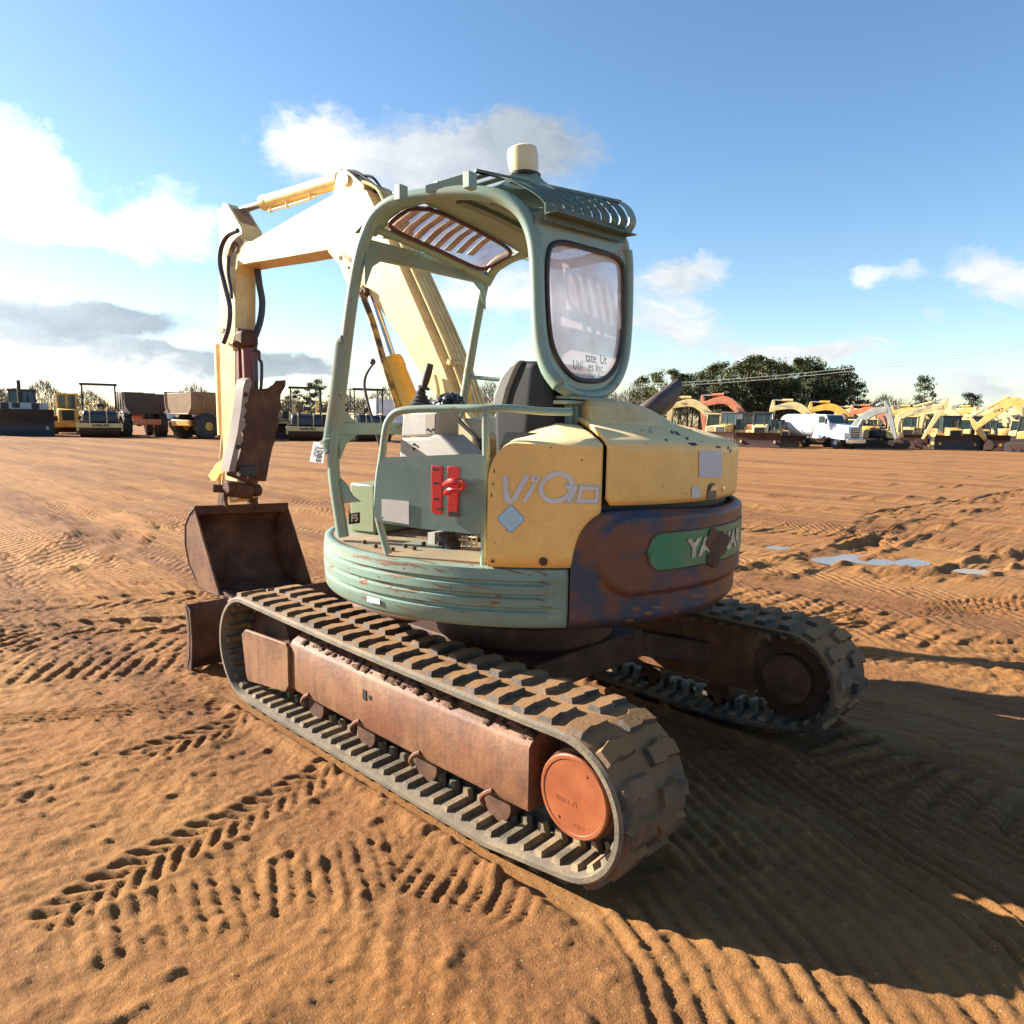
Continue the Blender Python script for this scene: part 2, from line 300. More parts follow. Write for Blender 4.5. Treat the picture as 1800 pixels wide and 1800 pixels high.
def height(X,Y):
    D=np.hypot(X-CAM[0],Y-CAM[1])
    H=fbm(X,Y,.35,3,1)*.05+fbm(X,Y,2.2,4,9,.55)*.020
    cl=fbm(X,Y,9,4,21,.6); rough=smooth(-.1,.35,fbm(X,Y,.5,3,40))
    H+=np.where(D<30,(.003+.013*rough)*np.maximum(cl,-.15),0)
    H+=np.where(D<16,fbm(X,Y,30,3,61,.6)*.0065+np.maximum(fbm(X,Y,15,3,71,.5)-.24,0)*.028,0)
    def track(pts,w,kind,depth,pitch=.12,seed=0,fade=.0):
        nonlocal H
        if kind!='rut': depth*=.78 if kind=='chev' else .6
        P=[np.array(gp(*p)) if len(p)==2 else np.array(p[:2]) for p in pts]
        L0=0; best=np.full(X.shape,9e9); al=np.zeros(X.shape); ac=np.zeros(X.shape)
        for a,b in zip(P[:-1],P[1:]):
            d=b-a; L=np.hypot(*d); d=d/L; t=(X-a[0])*d[0]+(Y-a[1])*d[1]; q=-(X-a[0])*d[1]+(Y-a[1])*d[0]
            tc=np.clip(t,0,L); dd=np.hypot((X-a[0])-tc*d[0],(Y-a[1])-tc*d[1]); m=dd<best
            best=np.where(m,dd,best); al=np.where(m,L0+t,al); ac=np.where(m,q,ac); L0+=L
        wob=fbm(X,Y,3,2,77+seed)*.05; ac=ac+wob*.3; inside=smooth(w/2+.02,w/2-.02,best+wob*.2)*smooth(-.3,.1,fbm(X,Y,1.3,2,300+seed)+.25)
        if kind=='chev':
            u=np.abs(ac)/(w/2); ph=(al+np.abs(ac)*.9+np.where(ac>0,pitch*.5,0))/pitch; fr=ph-np.floor(ph)
            bar=smooth(.10,.25,fr)*smooth(.72,.55,fr)*smooth(.02,.12,u); 
            inside=inside*(.7+np.clip(fbm(X,Y,3,3,500+seed)*2+.5,0,1)*.4); bar=np.clip(bar+fbm(X,Y,40,2,510)*.12,0,1.2); H=H-inside*depth*(bar*1.0+.12)+smooth(w/2-.03,w/2,best)*smooth(w/2+.06,w/2,best)*depth*.45
        elif kind=='bars':
            ph=(al)/pitch+fbm(X,Y,1.5,2,seed+5)*.35; fr=ph-np.floor(ph)
            bar=smooth(.0,.22,fr)*smooth(.62,.40,fr)
            bar=np.clip(bar*(1+fbm(X,Y,26,3,520)*.5),0,1.4); H=H+inside*(depth*(.3-bar))*(.6+np.clip(fbm(X,Y,4,3,seed+8)*2+.4,0,1)*.8)
        elif kind=='ribs':
            ph=(ac)/pitch; fr=np.abs(ph-np.floor(ph)-.5)*2
            H=H-inside*depth*smooth(.25,.8,fr)*(1+fbm(X,Y,4,2,seed+8)*1.0)
        elif kind=='rut':
            e=best/(w/2); H=H-depth*np.exp(-e**4)*(.7+fbm(X,Y,3,3,seed)*1.2)+depth*.7*np.exp(-((e-1.25)/.3)**2)*(.6+fbm(X,Y,7,3,seed+3)*2)
    for i in range(16):
        y0=random.uniform(840,1180); x0=random.choice([-200,1330]); x1=x0+random.uniform(400,900); track([(x0,y0),(x1,y0+random.uniform(-50,50))],random.uniform(.25,.5),random.choice(['bars','chev','ribs']),random.uniform(.010,.020),random.choice([.08,.12,.16]),600+i)
    track([(-120,1440),(0,1405),(250,1330),(400,1280),(520,1225)],.24,'chev',.021,.085,1)
    track([(120,1600),(300,1500),(480,1410),(640,1330)],.22,'chev',.021,.08,2)
    track([(-100,1270),(250,1245),(480,1225)],.20,'ribs',.016,.035,3)
    track([(200,1640),(450,1560),(700,1510),(900,1560)],.34,'bars',.014,.062,4)
    track([(-300,1190),(0,1180),(330,1165)],.50,'bars',.020,.11,5)
    track([(-300,1300),(0,1290),(420,1235)],.20,'bars',.03,.26,6)
    track([(-200,1130),(0,1110),(330,1090)],.45,'chev',.03,.24,16)
    track([(-200,1075),(150,1060),(330,1045)],.40,'chev',.028,.18,7)
    track([(-200,1010),(150,1000),(320,985)],.45,'bars',.035,.25,8)
    track([(-200,985),(60,1000),(170,965),(200,930),(150,905),(-50,880)],.8,'rut',.05,1,9)
    track([(200,940),(320,925)],.6,'chev',.05,.28,27)
    for i,(a,b,w,d) in enumerate([(800,803,.8,.04),(815,812,1.0,.05),(832,826,.8,.05),(850,842,.8,.05),(868,858,.7,.05),(888,876,.6,.05),(905,900,.5,.04),(790,790,1.3,.05)]):
        track([(-400,a),(300,b),(660,b+3),(900,b+8)],w,'rut',d,1,90+i)
    for i,(y,w) in enumerate([(806,1.0),(818,.8),(832,.7),(850,.7),(872,.6),(895,.6),(925,.5)]):
        track([(1300,y-2),(1550,y+3),(2100,y+14)],w,'rut',.045,1,120+i)
    track([(1330,1010),(1480,975),(1600,930),(1680,905),(1900,880)],.5,'rut',.06,1,31)
    track([(1560,1010),(1680,1010),(1760,985),(1900,960)],.45,'rut',.06,1,32)
    track([(1480,1090),(1650,1072),(1900,1050)],.42,'ribs',.03,.06,33)
    track([(1560,1120),(1900,1170)],.9,'rut',.03,1,43)
    track([(1500,960),(1560,900),(1900,850)],.6,'chev',.05,.3,34)
    track([(1330,930),(1600,940),(1900,1000)],.6,'chev',.04,.3,35)
    track([(1330,1050),(1700,1130),(2000,1260)],.8,'bars',.03,.2,36)
    track([(1440,1290),(1600,1370),(1800,1440),(2100,1540)],.46,'bars',.05,.135,37)
    track([(1150,1330),(1500,1640),(1700,1900)],1.6,'ribs',.017,.075,38)
    track([(1290,1250),(1800,1560),(2300,1900)],.9,'ribs',.015,.06,39)
    for (px,py,a,b,r) in PUDDLES:
        c=gp(px,py); th=math.atan2(CR[1],CR[0])+rad(r); dx=X-c[0]; dy=Y-c[1]; u=(dx*math.cos(th)+dy*math.sin(th))/a; v=(-dx*math.sin(th)+dy*math.cos(th))/(b*3.2)
        q=np.sqrt(u*u+v*v)+fbm(X,Y,2.2,4,200)*1.5; k=smooth(1.5,.8,q); H=H*(1-k)-.035*k*smooth(1.35,.7,q)
    # level pad where the machine stands, soil squeezed up beside the near belt
    for (y0,y1) in ((.66,1.13),(-1.13,-.66)):
        k=smooth(-1.45,-1.30,X)*smooth(1.6,1.45,X)*smooth(y0-.05,y0+.02,Y)*smooth(y1+.05,y1-.02,Y); H=H*(1-k)-.028*k
        e=np.minimum(np.abs(Y-y1),np.abs(Y-y0)); bd=np.exp(-((e-.07)/.05)**2)*smooth(-1.5,-1.2,X)*smooth(1.3,1.0,X)*(1-k)
        H=H+bd*(.028+np.maximum(fbm(X,Y,9,3,401),0)*.07)
    return H
def axis(lo,hi,step,far,g=1.036):
    a=list(np.arange(lo,hi,step)); s=step; x=a[-1]
    while x<far: s*=g; x+=s; a.append(x)
    s=step; x=a[0]; pre=[]
    while x>-far: s*=g; x-=s; pre.append(x)
    return np.array(pre[::-1]+a)
def ground_mat():
    m=bpy.data.materials.new('orange sandy soil'); m.use_nodes=True; nt=m.node_tree; N=nt.nodes; L=nt.links; b=N['Principled BSDF']; b.inputs['Roughness'].default_value=.92; b.inputs['Specular IOR Level'].default_value=.25
    tc=N.new('ShaderNodeTexCoord'); V=tc.outputs['Object']
    def noise(sc,det=8,rg=.62,vec=V):
        n=N.new('ShaderNodeTexNoise'); n.inputs['Scale'].default_value=sc; n.inputs['Detail'].default_value=det; n.inputs['Roughness'].default_value=rg; L.new(vec,n.inputs['Vector']); return n.outputs[0]
    def ramp(v,a,c,t0=0,t1=1):
        r=N.new('ShaderNodeMapRange'); r.inputs['From Min'].default_value=a; r.inputs['From Max'].default_value=c; r.inputs['To Min'].default_value=t0; r.inputs['To Max'].default_value=t1; L.new(v,r.inputs['Value']); return r.outputs[0]
    def mix(f,a,c):
        x=N.new('ShaderNodeMix'); x.data_type='RGBA'; L.new(f,x.inputs['Factor'])
        for k,v in (('A',a),('B',c)):
            if isinstance(v,tuple): x.inputs[k].default_value=v+(1,)
            else: L.new(v,x.inputs[k])
        return x.outputs['Result']
    mp=N.new('ShaderNodeMapping'); mp.inputs['Rotation'].default_value=(0,0,rad(-44)); mp.inputs['Scale'].default_value=(.07,1.6,1); L.new(V,mp.inputs[0])
    c=mix(ramp(noise(.8,8),.35,.65),(.268,.103,.024),(.325,.155,.046))
    c=mix(ramp(noise(.55,8,.68,mp.outputs[0]),.45,.57,0,.9),c,(.155,.056,.018))
    c=mix(ramp(noise(4,9,.7),.52,.70,0,.55),c,(.17,.060,.019))
    c=mix(ramp(noise(160,3,.6),.40,.75,0,.5),c,(.36,.20,.09))
    vo=N.new('ShaderNodeTexVoronoi'); vo.inputs['Scale'].default_value=70; L.new(V,vo.inputs['Vector'])
    lt=N.new('ShaderNodeMath'); lt.operation='LESS_THAN'; L.new(vo.outputs['Distance'],lt.inputs[0]); lt.inputs[1].default_value=.13
    vc=N.new('ShaderNodeSeparateColor'); L.new(vo.outputs['Color'],vc.inputs[0])
    gt=N.new('ShaderNodeMath'); gt.operation='GREATER_THAN'; L.new(vc.outputs[0],gt.inputs[0]); gt.inputs[1].default_value=.82
    ml=N.new('ShaderNodeMath'); ml.operation='MULTIPLY'; L.new(lt.outputs[0],ml.inputs[0]); L.new(gt.outputs[0],ml.inputs[1])
    c=mix(ml.outputs[0],c,(.55,.47,.35))
    L.new(c,b.inputs['Base Color'])
    h1=noise(26,10,.7); h2=noise(150,4,.7)
    ad=N.new('ShaderNodeMath'); ad.operation='MULTIPLY_ADD'; L.new(h2,ad.inputs[0]); ad.inputs[1].default_value=.45; L.new(h1,ad.inputs[2])
    hs_=ad.outputs[0]
    def madd(a,k,b_):
        x=N.new('ShaderNodeMath'); x.operation='MULTIPLY_ADD'; L.new(a,x.inputs[0]); x.inputs[1].default_value=k; L.new(b_,x.inputs[2]); return x.outputs[0]
    def mulv(a,b_):
        x=N.new('ShaderNodeMath'); x.operation='MULTIPLY'; L.new(a,x.inputs[0]); L.new(b_,x.inputs[1]); return x.outputs[0]
    # wheel ruts and grouser marks crossing the yard in several directions
    for (ang,sx,sy,sc_,k) in ((-44,.05,1.0,1.7,2.6),(-50,.10,1.0,3.6,1.5),(-8,.06,1.0,2.2,1.0),(-95,.08,1.0,2.8,.9)):
        m_=N.new('ShaderNodeMapping'); m_.inputs['Rotation'].default_value=(0,0,rad(ang)); m_.inputs['Scale'].default_value=(sx,sy,1); L.new(V,m_.inputs[0]); hs_=madd(noise(sc_,5,.6,m_.outputs[0]),k,hs_)
    for (ang,sc_,msc,k,off) in ((-47,3.2,.5,.75,3.),(20,2.4,.42,.6,9.),(75,4.2,.6,.45,14.)):
        m_=N.new('ShaderNodeMapping'); m_.inputs['Rotation'].default_value=(0,0,rad(ang)); L.new(V,m_.inputs[0]); w=N.new('ShaderNodeTexWave'); w.inputs['Scale'].default_value=sc_; w.inputs['Distortion'].default_value=2.2; w.inputs['Detail'].default_value=3; w.inputs['Detail Scale'].default_value=2.5; L.new(m_.outputs[0],w.inputs['Vector'])
        m2=N.new('ShaderNodeMapping'); m2.inputs['Rotation'].default_value=(0,0,rad(ang+90)); m2.inputs['Location'].default_value=(off,off,0); m2.inputs['Scale'].default_value=(.14,1,1); L.new(V,m2.inputs[0])
        hs_=madd(mulv(ramp(noise(msc*2,4,.5,m2.outputs[0]),.54,.60),w.outputs['Fac']),k,hs_)
    bp=N.new('ShaderNodeBump'); bp.inputs['Strength'].default_value=.85; bp.inputs['Distance'].default_value=.03; L.new(hs_,bp.inputs['Height']); L.new(bp.outputs[0],b.inputs['Normal'])
    return m
def build_ground():
    ax=axis(-2.7,3.9,.0108,900); ay=axis(-3.0,3.0,.0108,900)
    X,Y=np.meshgrid(ax,ay); H=height(X,Y); n,m=X.shape
    me=bpy.data.meshes.new('ground'); me.vertices.add(n*m); me.vertices.foreach_set('co',np.stack([X,Y,H],-1).astype(np.float32).ravel())
    i=np.arange((n-1)*(m-1)); r=i//(m-1); c=i%(m-1); a=r*m+c; q=np.stack([a,a+1,a+m+1,a+m],-1).astype(np.int32)
    me.loops.add(q.size); me.loops.foreach_set('vertex_index',q.ravel()); me.polygons.add(len(q)); me.polygons.foreach_set('loop_start',np.arange(0,q.size,4,dtype=np.int32))
    me.update(calc_edges=True); me.shade_smooth(); me.materials.append(ground_mat())
    o=bpy.data.objects.new('ground',me); COL.objects.link(o); o['kind']='structure'
    wm=bpy.data.materials.new('puddle water'); wm.use_nodes=True; b=wm.node_tree.nodes['Principled BSDF']; b.inputs['Base Color'].default_value=(.16,.10,.06,1); b.inputs['Roughness'].default_value=.04; b.inputs['Specular IOR Level'].default_value=.9
    mb=MB()
    for (px,py,a,bb,r_) in PUDDLES:
        c=gp(px,py); th=math.atan2(CR[1],CR[0])+rad(r_); vs=[]
        for k in range(40):
            t=2*PI*k/40; u=a*1.5*math.cos(t); v=bb*4.6*math.sin(t); vs.append((c[0]+u*math.cos(th)-v*math.sin(th),c[1]+u*math.sin(th)+v*math.cos(th),-.020))
        mb.add(vs,[tuple(range(40))])
    p=mb.build('puddle_water',wm,angle=0); p['kind']='structure'
build_ground()

# ------------------------------------------------------------------ the tracked excavator in front
EX=thing('mini_excavator','large sage green and faded yellow crawler excavator with open canopy and rusty counterweight','excavator',(0,0,0))
def belt_path(r1,r2,a,l1,l2,sag,off,n=240):
    pts=[]
    for cx,cz,r in ((a,r1+l1,r1),(-a,r2+l2,r2)):
        for k in range(96): u=2*PI*k/96; pts.append((cx+(r+off)*math.cos(u),cz+(r+off)*math.sin(u)))
    pts+=[(a-.38,-off),(-a+.38,-off)]
    pts=sorted(set(pts))
    def half(P):
        h=[]
        for p in P:
            while len(h)>1 and (h[-1][0]-h[-2][0])*(p[1]-h[-2][1])-(h[-1][1]-h[-2][1])*(p[0]-h[-2][0])<=0: h.pop()
            h.append(p)
        return h
    H=half(pts)[:-1]+half(pts[::-1])[:-1]; H.append(H[0])
    H=np.array(H); d=np.r_[0,np.cumsum(np.hypot(*np.diff(H,axis=0).T))]; s=np.linspace(0,d[-1],n,endpoint=False)
    x=np.interp(s,d,H[:,0]); z=np.interp(s,d,H[:,1])
    k=(z>.32)&(abs(x)<a); z=np.where(k,z-sag*(1-(x/a)**2),z)
    return np.c_[x,z],d[-1]
R1,R2,WA=.3056,.2693,1.2107
def make_track(yo,yi):                     # outer and inner edge
    sg=1 if yo>yi else -1
    P,L=belt_path(R1,R2,WA,.008,.054,.012,0,400); n=len(P)
    T=np.roll(P,-1,0)-np.roll(P,1,0); T/=np.linalg.norm(T,axis=1)[:,None]; Nn=np.c_[T[:,1],-T[:,0]]   # outward for ccw
    def pt(i,y,off): 
        i0=int(math.floor(i))%n; i1=(i0+1)%n; t=i-math.floor(i); p=P[i0]*(1-t)+P[i1]*t; q=Nn[i0]*(1-t)+Nn[i1]*t
        return (p[0]+q[0]*off,y,p[1]+q[1]*off)
    mb=MB()
    prof=[(yo-sg*.012,.004),(yo,-.006),(yo,-.024),(yo-sg*.02,-.030),(yi+sg*.02,-.030),(yi,-.022),(yi,-.004),(yi+sg*.012,.004)]
    mb.mi=0
    rows=[[pt(i,y,o) for (y,o) in prof] for i in range(n)]; rows.append(rows[0])
    o=len(mb.v); k=len(prof)
    mb.v+= [v for r in rows[:-1] for v in r]
    for i in range(n):
        for j in range(k):
            a=o+i*k+j; b=o+i*k+(j+1)%k; c=o+((i+1)%n)*k+(j+1)%k; d=o+((i+1)%n)*k+j
            mb.f.append((a,b,c,d)); mb.m.append(1 if j in (0,1,2,3) else (2 if j in (4,) else 0))
    mb.mi=0
    W=abs(yo-yi); cnt=50; st=n/cnt
    for row in (0,1):
        for q in range(cnt):
            c0=(q+(.5 if row else 0)+.13)*st; up=L/n
            def T2(s,t,h):      # s metres along, t 0 (edge)..1 (centre groove)
                y=(yo-sg*(.018+t*(W/2-.037))) if row==0 else (yi+sg*(.018+t*(W/2-.037)))
                return pt(c0+s/up,y,h)
            J=lambda: random.uniform(-.003,.003)
            base=[(-.038,0),(-.026,.42),(-.036,.55),(-.032,1),(.036,1),(.038,.60),(.050,.45),(.030,0)]
            top=[(-.031,.04),(-.018,.44),(-.027,.57),(-.023,.96),(.027,.96),(.030,.61),(.041,.46),(.021,.04)]
            hh=.027+J()*.8
            vs=[T2(-s,t,-.001) for s,t in base]+[T2(-s+J(),t,hh) for s,t in top]; m_=len(base)
            mb.add(vs,[tuple(range(m_,2*m_))]+[(i,(i+1)%m_,m_+(i+1)%m_,m_+i) for i in range(m_)])
    # inner ribs and guide horns
    mb.mi=2
    cnt2=74; st2=n/cnt2
    for q in range(cnt2):
        c0=q*st2; 
        for (ya,yb) in ((yo-sg*.03,yo-sg*.15),(yi+sg*.03,yi+sg*.15)):
            s0=.022/(L/n); s1=.016/(L/n)
            vs=[pt(c0-s0,ya,-.028),pt(c0+s0,ya,-.028),pt(c0+s0,yb,-.028),pt(c0-s0,yb,-.028),pt(c0-s1,ya-(sg if ya==yo-sg*.03 else -sg)*.01,-.050),pt(c0+s1,ya-(sg if ya==yo-sg*.03 else -sg)*.01,-.050),pt(c0+s1,yb,-.056),pt(c0-s1,yb,-.056)]
            mb.add(vs,[(4,5,6,7),(0,1,5,4),(1,2,6,5),(2,3,7,6),(3,0,4,7)])
        for ya in (yo-sg*.155,yi+sg*.155):
            vs=[pt(c0+a*.5*s0*2,ya-sg*b,h) for h,w in ((-.028,1),(-.085,.6)) for a,b in ((-w,0),(w,0),(w,.03),(-w,.03))]
            mb.add(vs,[(4,5,6,7),(0,1,5,4),(1,2,6,5),(2,3,7,6),(3,0,4,7)])
    o=mb.build('rubber_track',[M_rub,M_band,M_rubi],EX,angle=30,recalc=False)
    return o
def fix_normals(o):
    b=bmesh.new(); b.from_mesh(o.data); bmesh.ops.recalc_face_normals(b,faces=b.faces); b.to_mesh(o.data); b.free(); o.data.set_sharp_from_angle(angle=rad(30))
t1=make_track(1.10,.695); t2=make_track(-1.10,-.695)
for o in (t1,t2): fix_normals(o)

def make_side_frame(sg):
    Y=lambda y: sg*y
    mb=MB()
    prof=[(1.02,.175),(1.025,.19),(1.025,.428),(1.012,.447),(.86,.525),(.80,.525),(.80,.175)]
    rows=[[(x,Y(y),z+(.02*smoothz(x))) for (y,z) in prof] for x in np.linspace(-1.00,.78,30)]
    mb.grid(rows); mb.add(rows[0],[tuple(range(7))]); mb.add(rows[-1],[tuple(range(7))])
    fr=mb.build('track_frame',M_rust,EX,bevel=.004)
    # idler guard at the front end
    c=[(.80,.435),(.775,.41),(.775,.20),(.815,.155),(1.26,.10),(1.285,.13),(1.33,.37),(1.28,.41)]
    g=MB(); g.slab([(x,Y(1.045),z) for x,z in c],(0,-sg*.022,0)); g.box((1.02,Y(.95),.26),(.45,.16,.22)); g.build('idler_guard',M_rust,EX,bevel=.005)
    for x in (.62,.15,-.32,-.78):
        h=MB(); h.tube([(x-.03,Y(1.028),.20),(x-.005,Y(1.04),.185),(x+.02,Y(1.04),.155),(x+.015,Y(1.03),.125)],.011,8,smooth=4); h.build('roller_bracket',M_rust,EX)
        h=MB(); h.lathe((x,Y(.84),.115),(0,sg,0),[(.03,-.02),(.075,-.02),(.075,.13),(.03,.13)],24); h.build('track_roller',M_drust,EX)
    w=MB(); w.lathe((.03,Y(1.027),.345),(0,sg,0),[(.012,0),(.012,.001)],12); w.box((.075,Y(1.0268),.345),(.03,.003,.05)); w.build('inspection_hole',M_blk,EX,angle=0)
    # sprocket with final drive cover
    s=MB()
    s.lathe((-WA,Y(.80),R2+.056),(0,sg,0),[(.13,-.06),(.13,.0),(.215,.0),(.215,.05),(.12,.06),(.165,.10),(.165,.185)],40)
    for k in range(18):
        a=2*PI*k/18; s.box((-WA+.22*math.cos(a),Y(.825),R2+.056+.22*math.sin(a)),(.04,.04,.035),X=(math.cos(a),0,math.sin(a)),Y=(0,1,0),Z=(-math.sin(a),0,math.cos(a)))
    sp=s.build('drive_sprocket',M_drust,EX)
    d=MB(); d.lathe((-WA,Y(.985),R2+.056),(0,sg,0),[(.135,0),(.152,.008),(.155,.03),(.150,.036),(.138,.036),(.136,.033),(.01,.033)],48)
    for a in (2.1,5.3): d.lathe((-WA+.115*math.cos(a),Y(1.018),R2+.056+.115*math.sin(a)),(0,sg,0),[(.006,0),(.006,.003)],8)
    if sg>0:
        text_on(d,'40011-71',(-WA+.03,Y(1.0195),R2+.03),(-1,0,.0),(0,0,1),.028); text_on(d,'ITALY',(-WA-.03,Y(1.0195),R2-.045),(-1,0,0),(0,0,1),.022)
    d.build('final_drive_cover',mat('orange rusted cover',(.27,.068,.024),.42,dirt=(.18,.055,.03),dirt_amt=.6,col2=(.30,.095,.035),c2s=4,bump=.08),EX,angle=30)
    i=MB(); i.lathe((WA,Y(.82),R1+.008),(0,sg,0),[(.1,-.03),(.235,-.03),(.235,.0),(.24,.01),(.24,.09),(.235,.1),(.1,.12)],40); i.build('front_idler',M_drust,EX)
    # lumps of mud lying on the frame
    m=MB()
    for k in range(420):
        x=random.uniform(-.98,.75); y=random.uniform(.83,1.0); z=.447+.02*smoothz(x)+(1.01-y)*.51; r=random.uniform(.006,.034)*(1.25 if x<-.1 else .8)
        blob(m,(x,Y(y),z),r)
    m.build('mud_clumps',M_mud,EX,angle=60)['kind']='stuff'
def smoothz(x): return (x/1.0)**2*.5
def blob(m,c,r,fl=.6):
    vs=[];n=6
    vs.append((c[0],c[1],c[2]+r*fl*random.uniform(.7,1.2)))
    for j,(rr,zz) in enumerate(((.7,.6),(1,-.1))):
        for k in range(n):
            a=2*PI*k/n+j*.5; q=r*rr*random.uniform(.7,1.3); vs.append((c[0]+q*math.cos(a),c[1]+q*math.sin(a),c[2]+r*fl*zz*random.uniform(.6,1.3)))
    fs=[(0,1+k,1+(k+1)%n) for k in range(n)]+[(1+k,1+n+k,1+n+(k+1)%n,1+(k+1)%n) for k in range(n)]
    m.add(vs,fs)
make_side_frame(1); make_side_frame(-1)
# centre frame and swing bearing
mb=MB(); mb.box((0,0,.42),(1.0,.9,.16))
for sx in (-1,1):
    for sy in (-1,1): mb.slab([(sx*.35,sy*.35,.50),(sx*.75,sy*.82,.40),(sx*.55,sy*.82,.40),(sx*.15,sy*.35,.50)],(0,0,-.14))
mb.build('centre_frame',M_drust,EX,bevel=.01)
mb=MB(); mb.lathe((0,0,.5),(0,0,1),[(.48,0),(.50,.02),(.50,.12),(.46,.14),(.46,.30)],48); mb.build('swing_bearing',M_drust,EX)
# dozer blade
mb=MB()
pr=[(2.00,.435),(1.965,.40),(1.945,.30),(1.945,.20),(1.96,.08),(2.01,-.01),(2.03,-.01),(1.985,.09),(1.97,.20),(1.97,.30),(1.99,.39),(2.02,.43)]
mb.slab([(x,1.10,z) for x,z in pr],(0,-2.2,0))
for y in (1.10,-1.085): mb.slab([(2.02,y,.44),(1.94,y,.40),(1.925,y,.20),(1.955,y,.0),(2.09,y,-.01),(2.03,y,.1),(2.01,y,.25)],(0,-.015,0))
bl=mb.build('dozer_blade',M_drust,EX,bevel=.004)
mb=MB()
for sy in (-.42,.42): mb.slab([(1.95,sy,.10),(1.95,sy,.24),(.5,sy,.44),(.5,sy,.30)],(0,.09,0))
mb.tube([(.6,0,.42),(1.94,0,.25)],.055,16); mb.build('blade_arm',M_drust,bl,bevel=.004)

# ---- upper structure: skirt, deck, covers (cylindrical shells about the swing axis)
D=lambda d: rad(d)
def pol(th,r,z): return (r*math.cos(th),r*math.sin(th),z)
mb=MB(); rows=[]
prof=[(.796,1.04),(.800,1.075),(.815,1.088),(.868,1.094),(.875,1.083),(.885,1.083),(.892,1.096),(.925,1.098),(.932,1.086),(.942,1.086),(.949,1.098),(.980,1.098),(.988,1.086),(.998,1.086),(1.005,1.097),(1.030,1.094),(1.050,1.092),(1.056,1.082),(1.058,1.05)]
for i in range(121):
    th=D(142.6-i*(142.6-30)/120); k=smooth(0,1,np.array(min(1,max(0,(142.6-math.degrees(th)-3)/2.)))) ; k=float(k)
    row=[]
    for j,(z,r) in enumerate(prof):
        g=1.096 if .86<z<1.0 else r; r2=g*(1-k)+r*k
        dz=.0+(1.06-z)*0; row.append(pol(th,r2,z+(.012 if z>1.0 else 0)*((90-abs(142-math.degrees(th)))>60)*0))
    rows.append(row)
mb.grid(rows,flip=False); skirt=mb.build('deck_skirt',M_green,EX,angle=50,solid=.012)
# white sticker remains on the skirt
st=MB(); g=[[pol(D(a),1.1005,z) for a in np.linspace(93,97.5,4)] for z in (.84,.865)]; st.grid(g); st.build('sticker',M_wht,EX,angle=0)
# deck plate
mb=MB(); ring=[pol(D(a),1.055,1.056) for a in np.linspace(143,30,60)]+[tuple(U(.98,-.9,1.056)),tuple(U(-.7,-.9,1.056))]
mb.slab(ring,(0,0,-.03)); mb.build('deck_plate',mat('worn green deck',(.16,.20,.15),.6,col2=(.27,.14,.07),c2s=2.2,dirt=(.40,.27,.14),dirt_amt=.6,dirt_scale=3,bump=.3),EX,angle=0)
mb=MB()
for (x,y) in ((690,968),(712,962),(728,966),(745,958),(772,958),(660,962),(640,955)):
    mb=MB(); p=on_z(x,y,1.058); mb.lathe(p,(0,0,1),[(.011,0),(.011,.012),(.006,.016)],6); mb.build('deck_bolt',M_drust,EX)
mb=MB(); mb.ubox(-.70,.8,-.70,.5,.80,1.02); mb.lathe((0,0,.66),(0,0,1),[(.5,0),(.8,.14),(.8,.2)],40); mb.build('revolving_frame',M_drust,EX)

# low front wall beside the pedals
mb=MB(); mb.ubox(.47,.66,-.25,.70,1.06,1.32); fw=mb.build('front_box',mat('olive green box',(.17,.21,.11),.5,dirt=(.18,.15,.09),dirt_amt=.4,chips=(.24,.09,.035),chip_t=.68,chip_scale=6),EX,bevel=.012)
mb=MB(); p=ux(623,911,.468); Yv=U(0,1,0); mb.box(p,(.003,.072,.055),X=U(1,0,0),Y=Yv); mb.build('warning_decal',M_blk,fw,angle=0)
mb=MB(); text_on(mb,'FS',ux(623,911,.4655),-Yv,(0,0,1),.05,.001); mb.build('decal_print',M_wht,fw,angle=0)

# side cover
def shell(name,th0,th1,zl,zh,R,m,parent=EX,n=90,rows_n=10,top=None,lip=.012,flare=lambda th,z:0,edge=.006,solid=.02,ths=None):
    mb=MB(); rows=[]
    T=ths if ths is not None else [th0+(th1-th0)*i/n for i in range(n+1)]
    for t in T:
        th=D(t); a,b=zl(t),zh(t); row=[]
        for j in range(rows_n+1):
            f=j/rows_n; z=a+(b-a)*f; r=R+flare(t,z)
            if j==0: r-=edge
            if j==rows_n and top is None: r-=edge
            if t==T[0] or t==T[-1]: r-=edge
            row.append(pol(th,r,z))
        if top:
            for (dr,dz) in top(t): row.append(pol(th,R-dr,b+dz))
        rows.append(row)
    mb.grid(rows); return mb.build(name,m,parent,angle=40,solid=solid)
def cover_zh(t):
    d=t-125.0
    z=1.40+.17*math.sqrt(max(0,1-max(0,(5.5-d)/5.5)**2))
    return min(z,1.572-.0006*max(0,t-131)) if d<5.5 else 1.570-.0006*(t-131)
def cover_top(t):
    k=min(1,max(0,(t-126.)/16)); s=max(.03,k)
    return [(.010,.010*s),(.05,.026*s),(.12,.046*s),(.20,.064*s),(.28,.082*s),(.34,.092*s)]
ths=list(125+5.5*(np.linspace(0,1,16)**2))+list(np.linspace(131,149.4,30))
def cover_zl(t): return 1.062 if t<143.4 else 1.062+(.245)*math.sqrt(max(0,1-((152-min(t,152))/8.6)**2))*.92
side=shell('side_cover',0,0,cover_zl,cover_zh,1.108,M_yel,top=cover_top,ths=ths)
mb=MB(); rows=[[pol(D(125.2),r,z) for z in (1.062,1.25,1.40+.0)] for r in (1.10,.95,.80)]; mb.grid(rows); mb.build('cover_return',M_yel,side,angle=0)
mb=MB(); a=cyl(955,987,1.109); b_=cyl(955,987,1.112); th=math.atan2(a.y,a.x)
